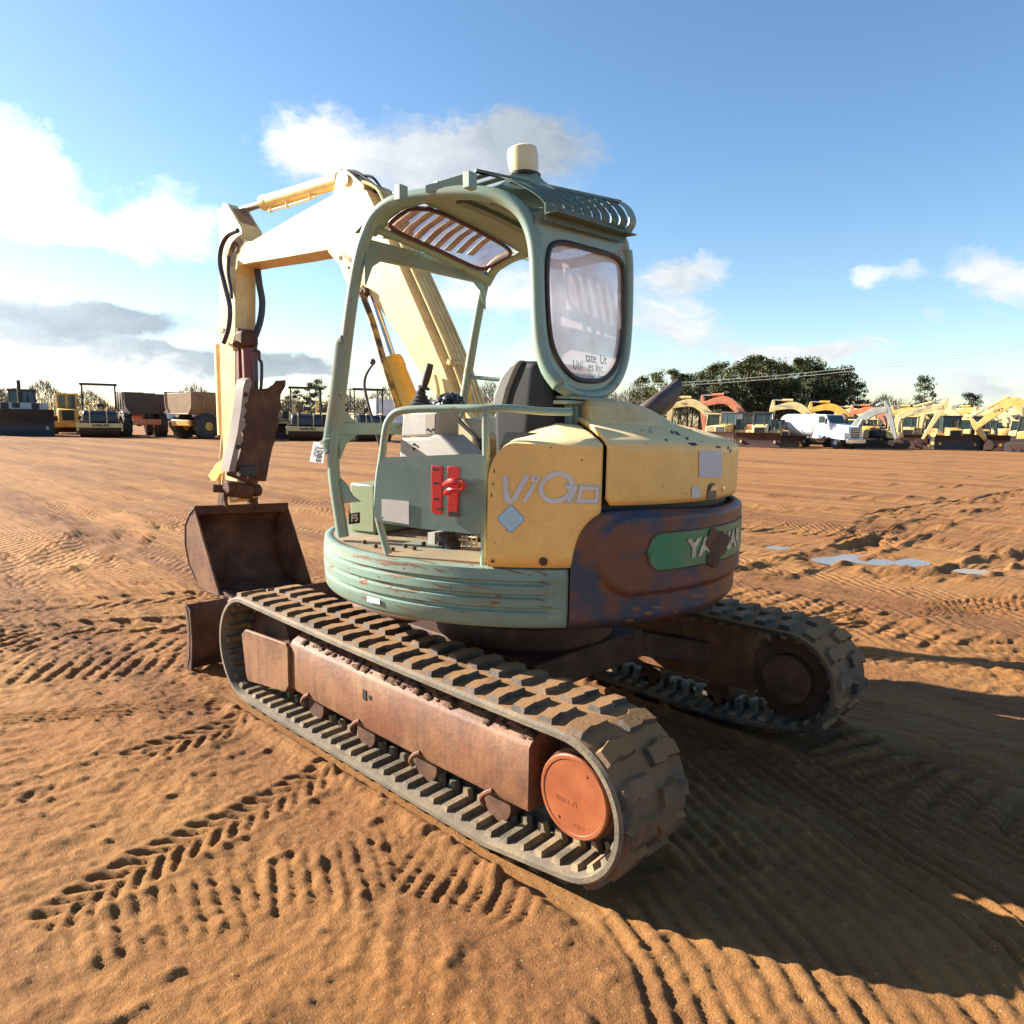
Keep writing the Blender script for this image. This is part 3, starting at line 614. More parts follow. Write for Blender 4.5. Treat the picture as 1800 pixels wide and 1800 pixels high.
mb.lathe(a,(math.cos(th),math.sin(th),0),[(.018,-.004),(.018,.003),(.011,.003),(.011,-.002)],20); mb.build('cover_latch',M_drust,side)
# wording on the cover
def strokes(mb,pts,wpx,R=1.111,close=False,seg=3):
    # flat decal stroke along photo points, laid on the cover
    P=[Vector((p[0],p[1],0)) for p in pts]
    if len(P)>2: P,_=catmull(P,[0]*len(P),seg,close)
    n=len(P); L_=[];Rr=[]
    for i in range(n):
        a=P[i-1] if (i>0 or close) else P[0]; b=P[(i+1)%n] if (i<n-1 or close) else P[-1]; t=(b-a).normalized(); q=Vector((-t.y,t.x,0))*wpx/2
        L_.append(cyl(*(P[i]+q)[:2],R)); Rr.append(cyl(*(P[i]-q)[:2],R))
    if close: L_.append(L_[0]);Rr.append(Rr[0])
    mb.grid([L_,Rr])
M_deco=lambda: mat('grey white decal',(.60,.58,.60),.5,dirt=(.60,.42,.18),dirt_amt=.35,dirt_scale=20)
M_dblu=lambda: mat('pale blue decal',(.34,.56,.64),.5)
mb=MB()
strokes(mb,[(888,837),(889,860),(892,879),(902,880)],10,seg=4); strokes(mb,[(902,880),(912,862),(927,835)],9.5,seg=4)
strokes(mb,[(940,850),(930,868),(921,882)],7,seg=4); c=[(941+5.4*math.cos(a),841+4.6*math.sin(a)) for a in np.linspace(0,2*PI,13)[:-1]]; strokes(mb,c,5.5,close=True,seg=2)
strokes(mb,[(978+27*math.cos(a)+4*math.sin(-a),857+24*math.sin(a)) for a in np.linspace(0,2*PI,25)[:-1]],8,R=1.1115,close=True,seg=2)
strokes(mb,[(993,857),(1014,857.5)],6,R=1.114); strokes(mb,[(1011,858),(999,882)],6.5,R=1.114)
for a_,b_ in (((1020,858),(1052,859)),((1050,856),(1048,884)),((1051,881),(1014,880)),((1016,883),(1022,856))): strokes(mb,[a_,b_],6,R=1.114)
mb.build('model_lettering',M_deco,side,angle=0,recalc=True)
mb=MB(); strokes(mb,[(991,852.5),(1016,852.5)],1.6,R=1.1125); strokes(mb,[(1018,852.5),(1056,852.5),(1054,885),(1008,885)],1.6,R=1.1125,seg=1); strokes(mb,[(1016,854),(1004,885),(992,885)],1.6,R=1.1125,seg=1)
mb.build('lettering_outline',M_dblu,side,angle=0)
mb=MB(); 
def dia(s,r,R): 
    out=[]
    for k in range(4):
        for a in np.linspace(-32,32,6): out.append(cyl(898+ (s-r)*[0,1,0,-1][k]*.96+r*math.cos(rad([-90,0,90,180][k]+a)), 912+(s-r)*[-1,0,1,0][k]+r*math.sin(rad([-90,0,90,180][k]+a)),R))
    return out
mb.add(dia(24.5,6,1.1105),[tuple(range(24))]); ds=mb.build('diamond_sticker',mat('dull blue sticker edge',(.28,.38,.45),.5),side,angle=0)
mb=MB(); mb.add(dia(22,5,1.1120),[tuple(range(24))]); mb.build('sticker_face',mat('light blue sticker',(.36,.60,.72),.5),ds,angle=0)
mb=MB()
for k,(w,y) in enumerate(((8,899),(13,904),(15,909),(15,914),(11,919),(6,924))): strokes(mb,[(898-w,y),(898+w,y)],1.5,R=1.1135)
mb.build('sticker_print',mat('faded print',(.50,.50,.42),.6),ds,angle=0)
mb=MB(); q=[cyl(x,y,1.111) for x,y in ((866,982),(870,989),(862,989))]; mb.add(q,[(0,1,2)]); mb.build('small_decal',M_blk,side,angle=0)

# engine hood
def rcorner(t,t0,t1,z0,z1,top=True,w=1.6,h=.035):
    d=min(t-t0,t1-t); k=max(0,min(1,d/w)); s=math.sqrt(max(0,1-(1-k)**2)); return s
H0,H1=150.2,226
def hood_zl(t): return 1.318+.03*(1-rcorner(t,H0,H1,0,0))
def hood_zh(t): return 1.565-.020*(t-150)/60
def hood_top(t): return [(.010,.014),(.03,.028),(.09,.052),(.18,.080),(.29,.105),(.40,.120),(.48,.128)]
hood=shell('engine_hood',0,0,hood_zl,hood_zh,1.112,M_yel,top=hood_top,ths=[H0+(H1-H0)*((i/80)) for i in range(81)])
mb=MB(); rows=[]
for t in [152,152.3]+list(np.linspace(153,300,70)): rows.append([pol(D(t),r,z-(.12 if t==152 else (.02 if t<152.5 else 0))-(z-1.62)*.75*float(smooth(166,204,np.array(t)))) for r,z in ((.90,1.64),(.845,1.68),(.83,1.72),(.80,1.748),(.75,1.760),(.50,1.772),(.10,1.775))])
mb.grid(rows); mb.build('hood_crown',M_cream,hood,angle=60,solid=.02)
mb=MB(); rows=[[pol(D(t),r,z) for r,z in ((1.09,1.06),(1.09,1.55),(.9,1.64),(.70,1.67))] for t in np.linspace(226,300,30)]
mb.grid(rows); mb.build('right_cover',M_yel,EX,angle=40,solid=.02)
mb=MB(); rows=[[pol(D(t),r,z) for r,z in ((1.06,1.0),(1.06,1.54),(.9,1.61))] for t in np.linspace(127,232,50)]; mb.grid(rows); mb.build('engine_bay_lining',M_blk,EX,angle=40)
mb=MB(); mb.ubox(-.60,-.50,-.95,.72,1.06,1.60); mb.ubox(-.50,-.02,-.55,.50,1.06,1.22); mb.build('engine_bulkhead',M_vin,EX,bevel=.02)
# paper sticker patches, handle, lock on the hood
mb=MB()
def patch(mb,x0,y0,x1,y1,R): 
    g=[[cyl(x,y,R) for x in np.linspace(x0,x1,5)] for y in (y0,y1)]; mb.grid(g)
patch(mb,1229,792,1269,839,1.1155); mb.build('paper_sticker',mat('pale sticker',(.55,.53,.54),.6),hood,angle=0)
mb=MB(); patch(mb,1216,856,1231,875,1.1155); mb.build('small_sticker',mat('pale small sticker',(.58,.55,.48),.6),hood,angle=0)
mb=MB(); c=cyl(1251,862,1.114); th=math.atan2(c.y,c.x); nrm=Vector((math.cos(th),math.sin(th),0)); tg=Vector((-math.sin(th),math.cos(th),0))
mb.slab([c+tg*a+Vector((0,0,b)) for a,b in [(.040*math.cos(k),.035*math.sin(k)+.0) for k in np.linspace(0,PI,12)]+[(-.042,-.03),(-.03,-.04),(.03,-.04),(.042,-.03)]],nrm*.003); hh=mb.build('hood_handle',mat('handle recess',(.10,.08,.05),.5),hood,angle=0)
mb=MB(); mb.slab([c+nrm*.004+tg*a+Vector((0,0,b)) for a,b in [(.030*math.cos(k),.024*math.sin(k)) for k in np.linspace(0,PI,12)]],nrm*.008); mb.build('handle_pull',M_chr,hh,angle=30)
mb=MB(); c=cyl(1271,860,1.114); mb.lathe(c,nrm,[(.012,0),(.012,.005),(.004,.006)],12); mb.build('hood_lock',M_chr,hood)

# counterweight
CW0,CW1=142.9,233
def cw_zh(t):
    d=min(t-CW0,CW1-t); return 1.07+.215*math.sqrt(max(0,1-(1-min(1,d/8.5))**2)) + .018*math.exp(-((t-160)/18)**2) 
def cw_zl(t): return .790
def cwflare(t,z):
    d=min(t-CW0,CW1-t); e=min(1,max(0,d/2.2)); f=.018*e
    # swollen pad with rounded left end
    cx=math.radians(t-CW0)*1.1; r=.175; zc=1.11; u=.10+r
    if cx<u: q=r-math.hypot(cx-u,(z-zc)*.98)
    else: q=r-abs(z-zc)
    f+= .022*float(smooth(-.004,.022,np.array(q)))
    if z<.85: f-=.055*((.85-z)/.06)**2
    if z<.92: f-=.0
    zt=cw_zh(t)
    if zt-z<.03: f-=.022*(1-(zt-z)/.03)**2
    return f
cw=shell('counterweight',0,0,cw_zl,cw_zh,1.102,M_cw,ths=list(CW0+9*np.linspace(0,1,40)**1.5)+list(np.linspace(152.3,224,130))+list(np.linspace(224.3,CW1,24)),rows_n=56,flare=cwflare,edge=0,solid=.03)
# name plate on the counterweight
RP=1.1465
def plate(x0t,x1t,zc,h,R,name,m,parent,n=40):
    mb=MB(); L=(x1t-x0t)*PI/180*R; rr=h/2; rows=[]
    for i in range(n+1):
        s=L*i/n; d=min(s,L-s); k=math.sqrt(max(0,rr*rr-max(0,rr-d)**2)) if d<rr else rr; k=max(k,.002)
        th=D(x0t)+s/R; tz=zc+.00*(i/n); rows.append([pol(th,R-.003,tz-k),pol(th,R,tz-k+.003 if k>.004 else tz),pol(th,R,tz),pol(th,R,tz+k-.003 if k>.004 else tz),pol(th,R-.003,tz+k)])
    mb.grid(rows); return mb.build(name,m,parent,angle=40,solid=.004)
rim=plate(159.0,209.6,1.120,.172,RP-.002,'name_plate_rim',M_drust,cw)
npl=plate(159.5,209.2,1.120,.160,RP,'name_plate',mat('green name plate',(.022,.20,.095),.42,col2=(.10,.17,.08),c2s=2.5,dirt=(.16,.12,.07),dirt_amt=.4,chips=(.12,.05,.03),chip_t=.68,chip_scale=9),cw)
mb=MB(); text_cyl(mb,'YANMAR',D(184.4),1.118,RP+.004,.108,.006,1.22); mb.build('plate_lettering',mat('worn cream lettering',(.55,.50,.38),.5,chips=(.07,.035,.02),chip_t=.60,chip_scale=11,col2=(.40,.32,.2),c2s=14),npl,angle=0)
mb=MB(); rows=[]
c=cyl(1262,960,RP+.006); t0=math.atan2(c.y,c.x)
pts=[]
for k in range(28):
    a=2*PI*k/28; rr=.085*(1+.22*math.sin(3*a+1)+.12*math.sin(7*a)); pts.append(pol(t0+rr*1.25*math.cos(a)/RP,RP+.0062,c.z+rr*.95*math.sin(a)))
mb.add(pts,[tuple(range(28))]); mb.build('rust_scab',M_drust,npl,angle=0)

# ---- chips and scratches lying on the panels
from mathutils.bvhtree import BVHTree
def caster(o):
    bv=BVHTree.FromPolygons([v.co for v in o.data.vertices],[tuple(p.vertices) for p in o.data.polygons])
    def f(x,y,off=.0016):
        d=Vector(ray(x,y)); l,n,_,_=bv.ray_cast(Vector(CAM),d)
        if l is None: return None
        return l+(n if n.dot(d)<0 else -n)*off
    return f
def marks(name,m,o,items,rg):
    f=caster(o); mb=MB()
    for (x,y,w,h,a) in items:
        n=11; pts=[]
        for k in range(n):
            t=2*PI*k/n; rr=rg.uniform(.6,1.25); px_=w*rr*math.cos(t); py_=h*rr*math.sin(t); pts.append(f(x+px_*math.cos(a)-py_*math.sin(a),y+px_*math.sin(a)+py_*math.cos(a)))
        c=f(x,y)
        if c is None or any(p is None or (p-c).length>.12 for p in pts): continue
        mb.add([c]+pts,[(0,1+k,1+(k+1)%n) for k in range(n)])
    mb.build(name,m,o,angle=0)['kind']='stuff'
rg=random.Random(3)
BKP=lambda: mat('bare dark metal',(.02,.016,.014),.6); RSP=lambda: mat('rust scratch',(.20,.075,.03),.7)
marks('paint_chips',BKP,hood,[(1190,762,6,2.5,.5),(1181,760,4,2,1.2),(1208,771,4,2.3,.4),(1218,781,9,3,.15),(1171,774,3,2,.3),(1262,786,5,2,.1),(1128,757,2,1,0),(1143,760,2,1,0),(1265,768,2.5,2,.6),(1280,787,1.5,3,.1),(1284,792,1.5,3,.1)]+[(rg.uniform(1080,1295),rg.uniform(748,880),rg.uniform(.5,1.3),rg.uniform(.5,1.2),0) for _ in range(26)],rg)
marks('paint_chips',BKP,side,[(1066,750,8,1.8,-.5),(1085,746,7,1.2,-.1),(869,828,1.3,4,.2),(867,850,1.2,3,0),(864,870,1.2,5,0),(968,787,1.5,1.5,0),(1023,809,1.8,1.8,0),(870,955,1.2,1.2,0),(980,985,1,1,0)]+[(rg.uniform(880,1060),rg.uniform(790,985),rg.uniform(.4,1.0),rg.uniform(.4,1.0),0) for _ in range(30)],rg)
marks('rust_scratches',RSP,skirt,[(rg.uniform(615,790) if rg.random()<.75 else rg.uniform(790,985),rg.uniform(968,1085),rg.uniform(5,30),rg.uniform(.5,1.5),rg.uniform(.12,.30)*(1-(0))) for _ in range(46)]+[(rg.uniform(610,990),rg.uniform(990,1098),rg.uniform(.6,2.2),rg.uniform(.6,1.8),0) for _ in range(70)]+[(625+12*k,978+1.8*k,7,1.6,.16) for k in range(10)],rg)
marks('rust_patches',RSP,cw,[(rg.uniform(1010,1310),rg.uniform(1040,1092),rg.uniform(3,16),rg.uniform(1,4),rg.uniform(-.2,.1)) for _ in range(14)],rg)

# ---- canopy
AR=lambda x,y: vpl(x,y,0,.85,9)
arch=[AR(x,y) for x,y in ((603,944),(597,905),(589,850),(586,805),(590,760),(603,650),(618,530),(632,452),(643,415),(660,380),(690,356),(735,345),(800,339),(850,340),(888,350),(915,370),(932,400),(941,440),(944,500),(946,560),(951,610),(963,650),(982,677))]
can=MB(); can.tube(arch,.030,16,smooth=4); can.build('canopy_post',M_tube,EX)
RPL=lambda x,y: vpl(x,y,-.56,.76,87)
rimp=[arch[-1]]+[RPL(x,y) for x,y in ((1005,690),(1035,695),(1065,688),(1085,665),(1097,630),(1102,580),(1104,520),(1104,470),(1102,440))]
c=MB(); c.tube(rimp,.026,14,smooth=4); c.build('rear_hoop',M_tube,EX)
outer=[(945,372),(985,380),(1040,392),(1085,405),(1103,425),(1107,470),(1107,530),(1103,595),(1090,650),(1065,688),(1030,695),(995,685),(965,655),(949,610),(944,540),(941,470),(939,410)]
inner=[(968,432),(990,427),(1030,437),(1070,448),(1090,463),(1094,490),(1094,540),(1091,600),(1082,640),(1062,665),(1036,670),(1008,664),(984,640),(968,605),(961,550),(959,490),(961,450)]
def loop3(pts,k=5,off=0):
    P=[RPL(x,y)+U(-1,0,0)*off for x,y in pts]; return catmull(P,[0]*len(P),k,True)[0]
nb=U(-1,0,0)
mb=MB(); o1=loop3(outer,5,.004); i1=loop3(inner,5,.004); mb.grid([o1+[o1[0]],[a*.35+b*.65 for a,b in zip(o1,i1)]+[o1[0]*.35+i1[0]*.65],i1+[i1[0]],[q-nb*.03 for q in i1]+[i1[0]-nb*.03],[q-nb*.03 for q in o1]+[o1[0]-nb*.03]])
pan=mb.build('rear_panel',M_tube,EX,angle=40)
mb=MB(); g1=loop3(inner,5,.006); mb.tube(g1,.0125,8,closed=True); win=mb.build('window_gasket',mat('black gasket',(.02,.017,.02),.45,dirt=(.10,.03,.04),dirt_amt=.4),pan)
mb=MB(); g2=loop3(inner,5,-.004); mb.add(g2,[tuple(range(len(g2)))]); mb.build('rear_window_glass',glass('milky old glazing',(.66,.54,.56),.74,.3),pan,angle=0,recalc=False)
mb=MB(); q=RPL(1040,637)+nb*.002; Xd=-U(0,1,0)
text_on(mb,'tate  Ut',RPL(1048,631)+nb*.001,Xd,(0,0,1),.062); text_on(mb,'Util   es Inc.',RPL(1035,645)+nb*.001,Xd,(0,0,1),.058)
mb.build('window_lettering',mat('dark faded lettering',(.10,.10,.13),.5),pan,angle=0)
mb=MB(); text_on(mb,'WEST UNION, SC',RPL(1034,657)+nb*.001,Xd,(0,0,1),.030); mb.build('window_town_lettering',M_wht,pan,angle=0)
# foot of the hoop
mb=MB(); mb.ubox(-.62,-.46,.13,.58,1.735,1.752); mb.ubox(-.62,-.48,.15,.56,1.757,1.772); mb.ubox(-.585,-.48,.20,.50,1.45,1.735); mb.ubox(-.60,-.50,.36,.47,1.50,1.735)
mb.build('canopy_pedestal',mat('rust stained green',(.19,.27,.22),.45,dirt=(.30,.13,.05),dirt_amt=.8,dirt_scale=5,streak=(.25,.10,.04)),EX,bevel=.004)
# right posts, front beam, cross bar
RFp=lambda x,y: uy(x,y,-.17)
rf=[RFp(x,y) for x,y in ((768,860),(790,790),(812,715),(824,650),(834,590),(845,530),(853,495),(862,470),(885,452),(915,446))]
e=rf[-1]; rf+= [U(-.1,-.12,2.50),U(-.40,-.08,2.50),U(-.55,-.03,2.44),RPL(1100,470)]
mb=MB(); mb.tube(rf,.027,14,smooth=4); mb.build('canopy_post',M_tube,EX)
a=AR(640,436); b=uy(852,487,-.17)
mb=MB(); d=(b-a).normalized(); mb.box((a+b)/2,((b-a).length,.03,.085),X=d,Y=d.cross(Vector((0,0,1))).normalized(),Z=(0,0,1))
def gus(p,dx,dz): mb.slab([p,p+d*dx,p+d*dx*.35+Vector((0,0,dz*.35)),p+Vector((0,0,dz))],d.cross(Vector((0,0,1))).normalized()*.012)
gus(a+Vector((0,0,-.03)),.14,-.14); gus(b+Vector((0,0,-.03)),-.16,-.16)
mb.build('front_beam',M_tube,EX,bevel=.004)
a2=AR(595,768); b2=uy(812,742,-.17); b2.z=a2.z=(a2.z+b2.z)/2
mb=MB(); mb.box((a2+b2)/2,((b2-a2).length,.03,.06),X=(b2-a2).normalized(),Y=(b2-a2).normalized().cross(Vector((0,0,1))).normalized(),Z=(0,0,1)); d=(b2-a2).normalized()
gus(a2+Vector((0,0,.03)),.13,.13); gus(a2+Vector((0,0,-.03)),.13,-.12); gus(b2+Vector((0,0,.03)),-.13,.13); mb.build('cross_bar',M_tube,EX,bevel=.003)
mb=MB(); p0=AR(592,845); mb.slab([AR(590,835),AR(606,850),AR(618,872),AR(632,882),AR(600,885)],U(0,-1,0)*.012); mb.build('post_gusset',M_tube,EX)
mb=MB(); mb.tube([AR(x,y)+U(0,1,0)*.03 for x,y in ((610,597),(604,602),(601,625),(594,690),(583,765),(580,785),(584,795))],.011,8,smooth=3,flat=1.8); mb.build('grab_handle',M_tube,EX)
mb=MB(); mb.tube([uy(828,663,-.17),U(-.05,-.30,1.86),U(-.3,-.33,1.80)],.012,10,smooth=3); mb.tube([uy(818,720,-.17),U(-.1,-.30,1.70),U(-.3,-.33,1.76)],.012,10,smooth=3); mb.build('right_hand_rail',M_tube,EX)
# roof
def roofpt(u,v):        # u 0 front..1 rear, v 0 left..1 right
    L=[AR(x,y) for x,y in ((648,405),(660,380),(690,356),(735,345),(800,339),(850,340),(888,350),(915,370),(935,398))]
    Rr=[U(.40,-.14,2.44),U(.34,-.14,2.52),U(.22,-.13,2.56),U(.10,-.12,2.575),U(-.12,-.11,2.58),U(-.30,-.09,2.58),U(-.45,-.06,2.565),U(-.54,-.04,2.52),U(-.58,-.02,2.44)]
    t=u*8; i=min(7,int(t)); f=t-i; a=L[i]*(1-f)+L[i+1]*f; b=Rr[i]*(1-f)+Rr[i+1]*f; p=a*(1-v)+b*v; p.z+=.035*4*v*(1-v)*.5; return p
mb=MB(); mb.grid([[roofpt(u,v) for v in np.linspace(0.0,1,14)] for u in np.linspace(.36,1,20)]); mb.build('roof_sheet',mat('pale green roof',(.20,.25,.18),.5,dirt=(.15,.13,.09),dirt_amt=.3),EX,angle=50,solid=.012)
mb=MB(); mb.grid([[roofpt(u,v) for v in np.linspace(0.0,1,14)] for u in np.linspace(0,.06,3)]); 
for v0,v1 in ((0,.07),(.93,1)): mb.grid([[roofpt(u,v) for v in np.linspace(v0,v1,3)] for u in np.linspace(.06,.36,8)])
mb.build('roof_front_frame',M_tube,EX,angle=50,solid=.012)
for u in (.50,.66,.82):
    mb=MB(); mb.ribbon([roofpt(u,v)-Vector((0,0,.02)) for v in np.linspace(.04,.96,12)],.045,(0,0,1),.03); mb.build('roof_rib',mat('dark roof rib',(.10,.12,.09),.5),EX)
def sk(u,v): return roofpt(.075+.27*u,.085+.83*v)-Vector((0,0,.012))
ringp=[]
for k in range(40):
    a=2*PI*k/40; cx,sx=math.cos(a),math.sin(a); q=lambda s,e: (abs(s)**e)*(1 if s>0 else -1); ringp.append(sk(.5+.5*q(cx,.45),.5+.5*q(sx,.35)))
mb=MB(); mb.tube(ringp,.011,8,closed=True); sg_=mb.build('skylight_seal',mat('maroon seal',(.06,.012,.015),.5),EX)
mb=MB(); rows=[[sk(.5+(a-.5)*.96,.5+(b-.5)*.98) for b in np.linspace(0,1,12)] for a in np.linspace(0,1,6)]; mb.grid(rows); mb.build('skylight_pane',glass('tinted skylight',(.36,.17,.13),.58,.2),sg_,angle=0)
# falling object guard on the roof
GL=on_z(835,300,2.70); GR=on_z(1090,355,2.70); FL=ux(958,372,-.60); FR=ux(1099,414,-.62)
gf0=on_z(700,333,2.66); 
guard=thing('roof_guard','',''); guard.parent=EX
Gm=M_tube
mb=MB(); mb.ribbon([GL,GR],.022,(0,0,1),.012); mb.ribbon([FL,FR],.07,U(-1,0,0),.006); mb.ribbon([FL+U(-.03,0,-.005),FR+U(-.03,0,-.005)],.06,(0,0,1),.006)
mb.build('guard_rail',mat('guard paint',(.20,.28,.22),.4,dirt=(.30,.13,.05),dirt_amt=.7,dirt_scale=7),guard)
fd=(U(1,0,0)).normalized()
NS=10
for k in range(NS):
    t=(k+.85)/(NS-.15); g=GL.lerp(GR,t); f=FL.lerp(FR,t); f=f if t>0.0 else f
    front=g+fd*(.60+.012*k); front.z=2.668; fr0=g+fd*(.82+.012*k); fr0.z=2.565
    m1=g.lerp(f,.34)+Vector((0,0,.012))+U(-.035,0,0); m2=g.lerp(f,.72)+Vector((0,0,.010))+U(-.045,0,0)
    P=[fr0,fr0.lerp(front,.5)+Vector((0,0,.012)),front,front.lerp(g,.5),g]+catmull([g,m1,m2,f],[0]*4,5)[0][1:]
    # strip lying across: width along the rail direction
    wd=(GR-GL).normalized(); vs=[];fs=[]
    for i,p in enumerate(P):
        a=P[max(i-1,0)]; b=P[min(i+1,len(P)-1)]; nn=(b-a).normalized().cross(wd).normalized()
        vs+=[p+wd*.021+nn*.0025,p-wd*.021+nn*.0025,p-wd*.021-nn*.0025,p+wd*.021-nn*.0025]
    for i in range(len(P)-1):
        for q in range(4): fs.append((i*4+q,i*4+(q+1)%4,i*4+4+(q+1)%4,i*4+4+q))
    mb.add(vs,fs); mb.build('guard_slat',Gm,guard,angle=40)
mb=MB(); s0=GL+fd*.02; s1=on_z(748,326,2.66); mb.slab([s1,s0+Vector((0,0,-.0)),s0+Vector((0,0,-.045)),s1+Vector((0,0,-.03))],wd*.008); mb.ribbon([GL+fd*.5+wd*.02,GR+fd*.7],.04,(0,0,1),.006); mb.ribbon([GL+fd*.25+wd*.02,GR+fd*.35],.03,(0,0,1),.006)
mb.build('guard_side_bar',Gm,guard)
for x,y in ((705,340),(826,318)):
    p=on_z(x,y,2.63); mb=MB(); mb.ubox(0,.001,0,.001,0,.001); mb=MB(); mb.box(p,(.035,.05,.065),X=U(1,0,0),Y=U(0,1,0)); mb.build('guard_bracket',Gm,guard,bevel=.003)
# beacon
bp=at_d(922,312,3.30)
mb=MB(); mb.lathe(bp+Vector((0,0,-.07)),(0,0,1),[(.19,-.02),(.12,.03),(.085,.062),(.066,.085)],4); bcn=mb.build('beacon_base',Gm,guard,angle=20)
mb=MB(); mb.lathe(bp,(0,0,1),[(.072,.0),(.074,.012),(.060,.014)],28); mb.build('beacon_ring',M_blk,bcn)
mb=MB(); mb.lathe(bp+Vector((0,0,.012)),tuple(Vector((0,0,1))-CRh*.13),[(.060,0),(.066,.02),(.070,.085),(.066,.108),(.05,.118),(.01,.121)],32); mb.build('beacon_lens',M_lite,bcn)

# ---- operator station
SE=MB()
bk=[uy(x,y,.60) for x,y in ((866,735),(868,705),(880,670),(897,645),(918,634),(945,634),(962,650),(968,700),(970,760),(966,860),(872,880),(868,800))]
SE.slab(bk,U(-.02,-.40,0)); SE.build('seat_back',M_vin,EX,bevel=.03,seg=4)
mb=MB(); mb.slab([uy(x,y,.615) for x,y in ((864,720),(866,695),(878,662),(895,640),(915,631),(905,655),(893,685),(884,720))],U(0,-.10,0)); mb.build('seat_lit_edge',mat('sunlit grey vinyl',(.13,.125,.12),.6),EX,bevel=.015,seg=3)  # left edge of the black seat, light falling on it painted in as grey
mb=MB(); mb.ubox(-.42,.08,.12,.58,1.22,1.36); mb.build('seat_cushion',M_vin,EX,bevel=.04,seg=3)
mb=MB(); mb.slab([uy(x,y,.62) for x,y in ((708,722),(769,724),(768,768),(704,768))],U(0,-.17,0)); con=mb.build('control_console',M_gry,EX,bevel=.014,seg=3)
mb=MB(); mb.slab([uy(x,y,.64) for x,y in ((703,770),(752,769),(762,764),(770,764),(822,812),(824,850),(699,850))],U(0,-.20,0)); mb.build('console_base',M_gry,con,bevel=.012,seg=3)
mb=MB(); mb.slab([uy(x,y,.625) for x,y in ((746,726),(765,728),(764,764),(747,762))],U(0,-.01,0)); cp=mb.build('console_plate',mat('brownish console plate',(.26,.22,.19),.5),con,bevel=.003)
for x,y in ((751,755),(760,755),(727,781),(727,789)):
    mb=MB(); mb.lathe(uy(x,y,.646 if y>770 else .63),U(0,1,0),[(.006,-.01),(.006,.004),(.002,.005)],10); mb.build('screw',M_blk,cp)
jb=uy(740,713,.56)
mb=MB(); mb.lathe(jb,(0,0,1),[(.060,0),(.062,.01),(.045,.018),(.047,.028),(.034,.036),(.036,.046),(.024,.055),(.026,.07),(.014,.085),(.014,.10)],20); jy=mb.build('joystick_boot',M_blk,con)
j1=uy(745,682,.56); j2=uy(756,640,.56)
mb=MB(); mb.tube([j1,j1.lerp(j2,.25),j1.lerp(j2,.6),j2],[.013,.019,.021,.019],12,smooth=3); mb.tube([jb+Vector((0,0,.08)),j1],.009,8); mb.lathe(j1,(j2-j1),[(.03,-.004),(.034,.0),(.03,.006)],10); mb.build('joystick_handle',mat('brown black grip',(.035,.025,.022),.5),jy)
mb=MB(); mb.tube([uy(x,y,.42) for x,y in ((655,640),(648,650),(642,664),(641,682),(648,712),(660,755),(672,800),(684,850))],.008,8,smooth=3); lv=mb.build('travel_lever',mat('worn lever steel',(.10,.075,.08),.4,metal=.5),EX)
mb=MB(); mb.lathe(uy(655,636,.42),(0,0,1),[(.004,-.018),(.014,-.012),(.018,0),(.014,.012),(.004,.018)],14); mb.build('lever_knob',mat('maroon knob',(.10,.05,.05),.4),lv)
mb=MB(); ps=[uy(x,y,.72) for x,y in ((786,934),(790,950),(795,965),(800,985))]; P,_=catmull(ps,[0]*4,9); mb.tube(P,[.040+.006*(i%2) for i in range(len(P))],14); mb.build('ribbed_hose',M_blu,EX,angle=0)
mb=MB()
for i in range(6): z=.0; a=uy(812+i*0,944+i*6.4,.66); b=uy(838,945+i*6.4,.66); mb.tube([a,b],.004,6)
for x in (812,820,829,838): mb.tube([uy(x,942,.66),uy(x,978,.66)],.004,6)
mb.build('vent_grille',mat('cream grille',(.55,.50,.38),.5),EX)
mb=MB(); mb.slab([uy(x,y,.70) for x,y in ((752,936),(764,936),(764,958),(752,958))],U(0,-.1,0)); mb.build('pedal_bracket',M_gry,EX)
mb=MB(); mb.tube([uy(x,y,.70) for x,y in ((808,978),(822,985),(836,982),(844,972))],.008,8,smooth=4); mb.build('floor_hose',M_blk,EX)
for k,(pp,r_) in enumerate((([(700,800),(712,806),(735,815),(760,823)],.003),([(770,820),(800,835),(812,852)],.004),([(846,770),(842,800),(830,825),(805,848)],.007),([(795,722),(812,745),(838,770),(850,790)],.012),([(780,728),(800,760),(806,800)],.010))):
    mb=MB(); mb.tube([uy(x,y,.50-.05*k) for x,y in pp],r_,8,smooth=4); mb.build('cab_cable',M_blu,EX)
mb=MB(); mb.slab([uy(x,y,.20) for x,y in ((765,735),(815,735),(842,770),(838,815),(800,830),(770,800))],U(0,-.18,0)); mb.build('right_console',mat('cream console',(.50,.40,.22),.5,dirt=(.1,.07,.05),dirt_amt=.6),EX,bevel=.02,seg=3)
mb=MB(); mb.ubox(-.02,.44,-.15,.62,1.0575,1.066); mb.build('floor_mat',mat('muddy floor mat',(.13,.085,.055),.9,col2=(.25,.15,.08),c2s=5,bump=.8),EX)
for y_ in (.12,.30): mb=MB(); mb.slab([U(.40,y_,1.10),U(.46,y_,1.20),U(.47,y_,1.20),U(.41,y_,1.09)],U(0,.09,0)); mb.build('foot_pedal',M_blk,EX)
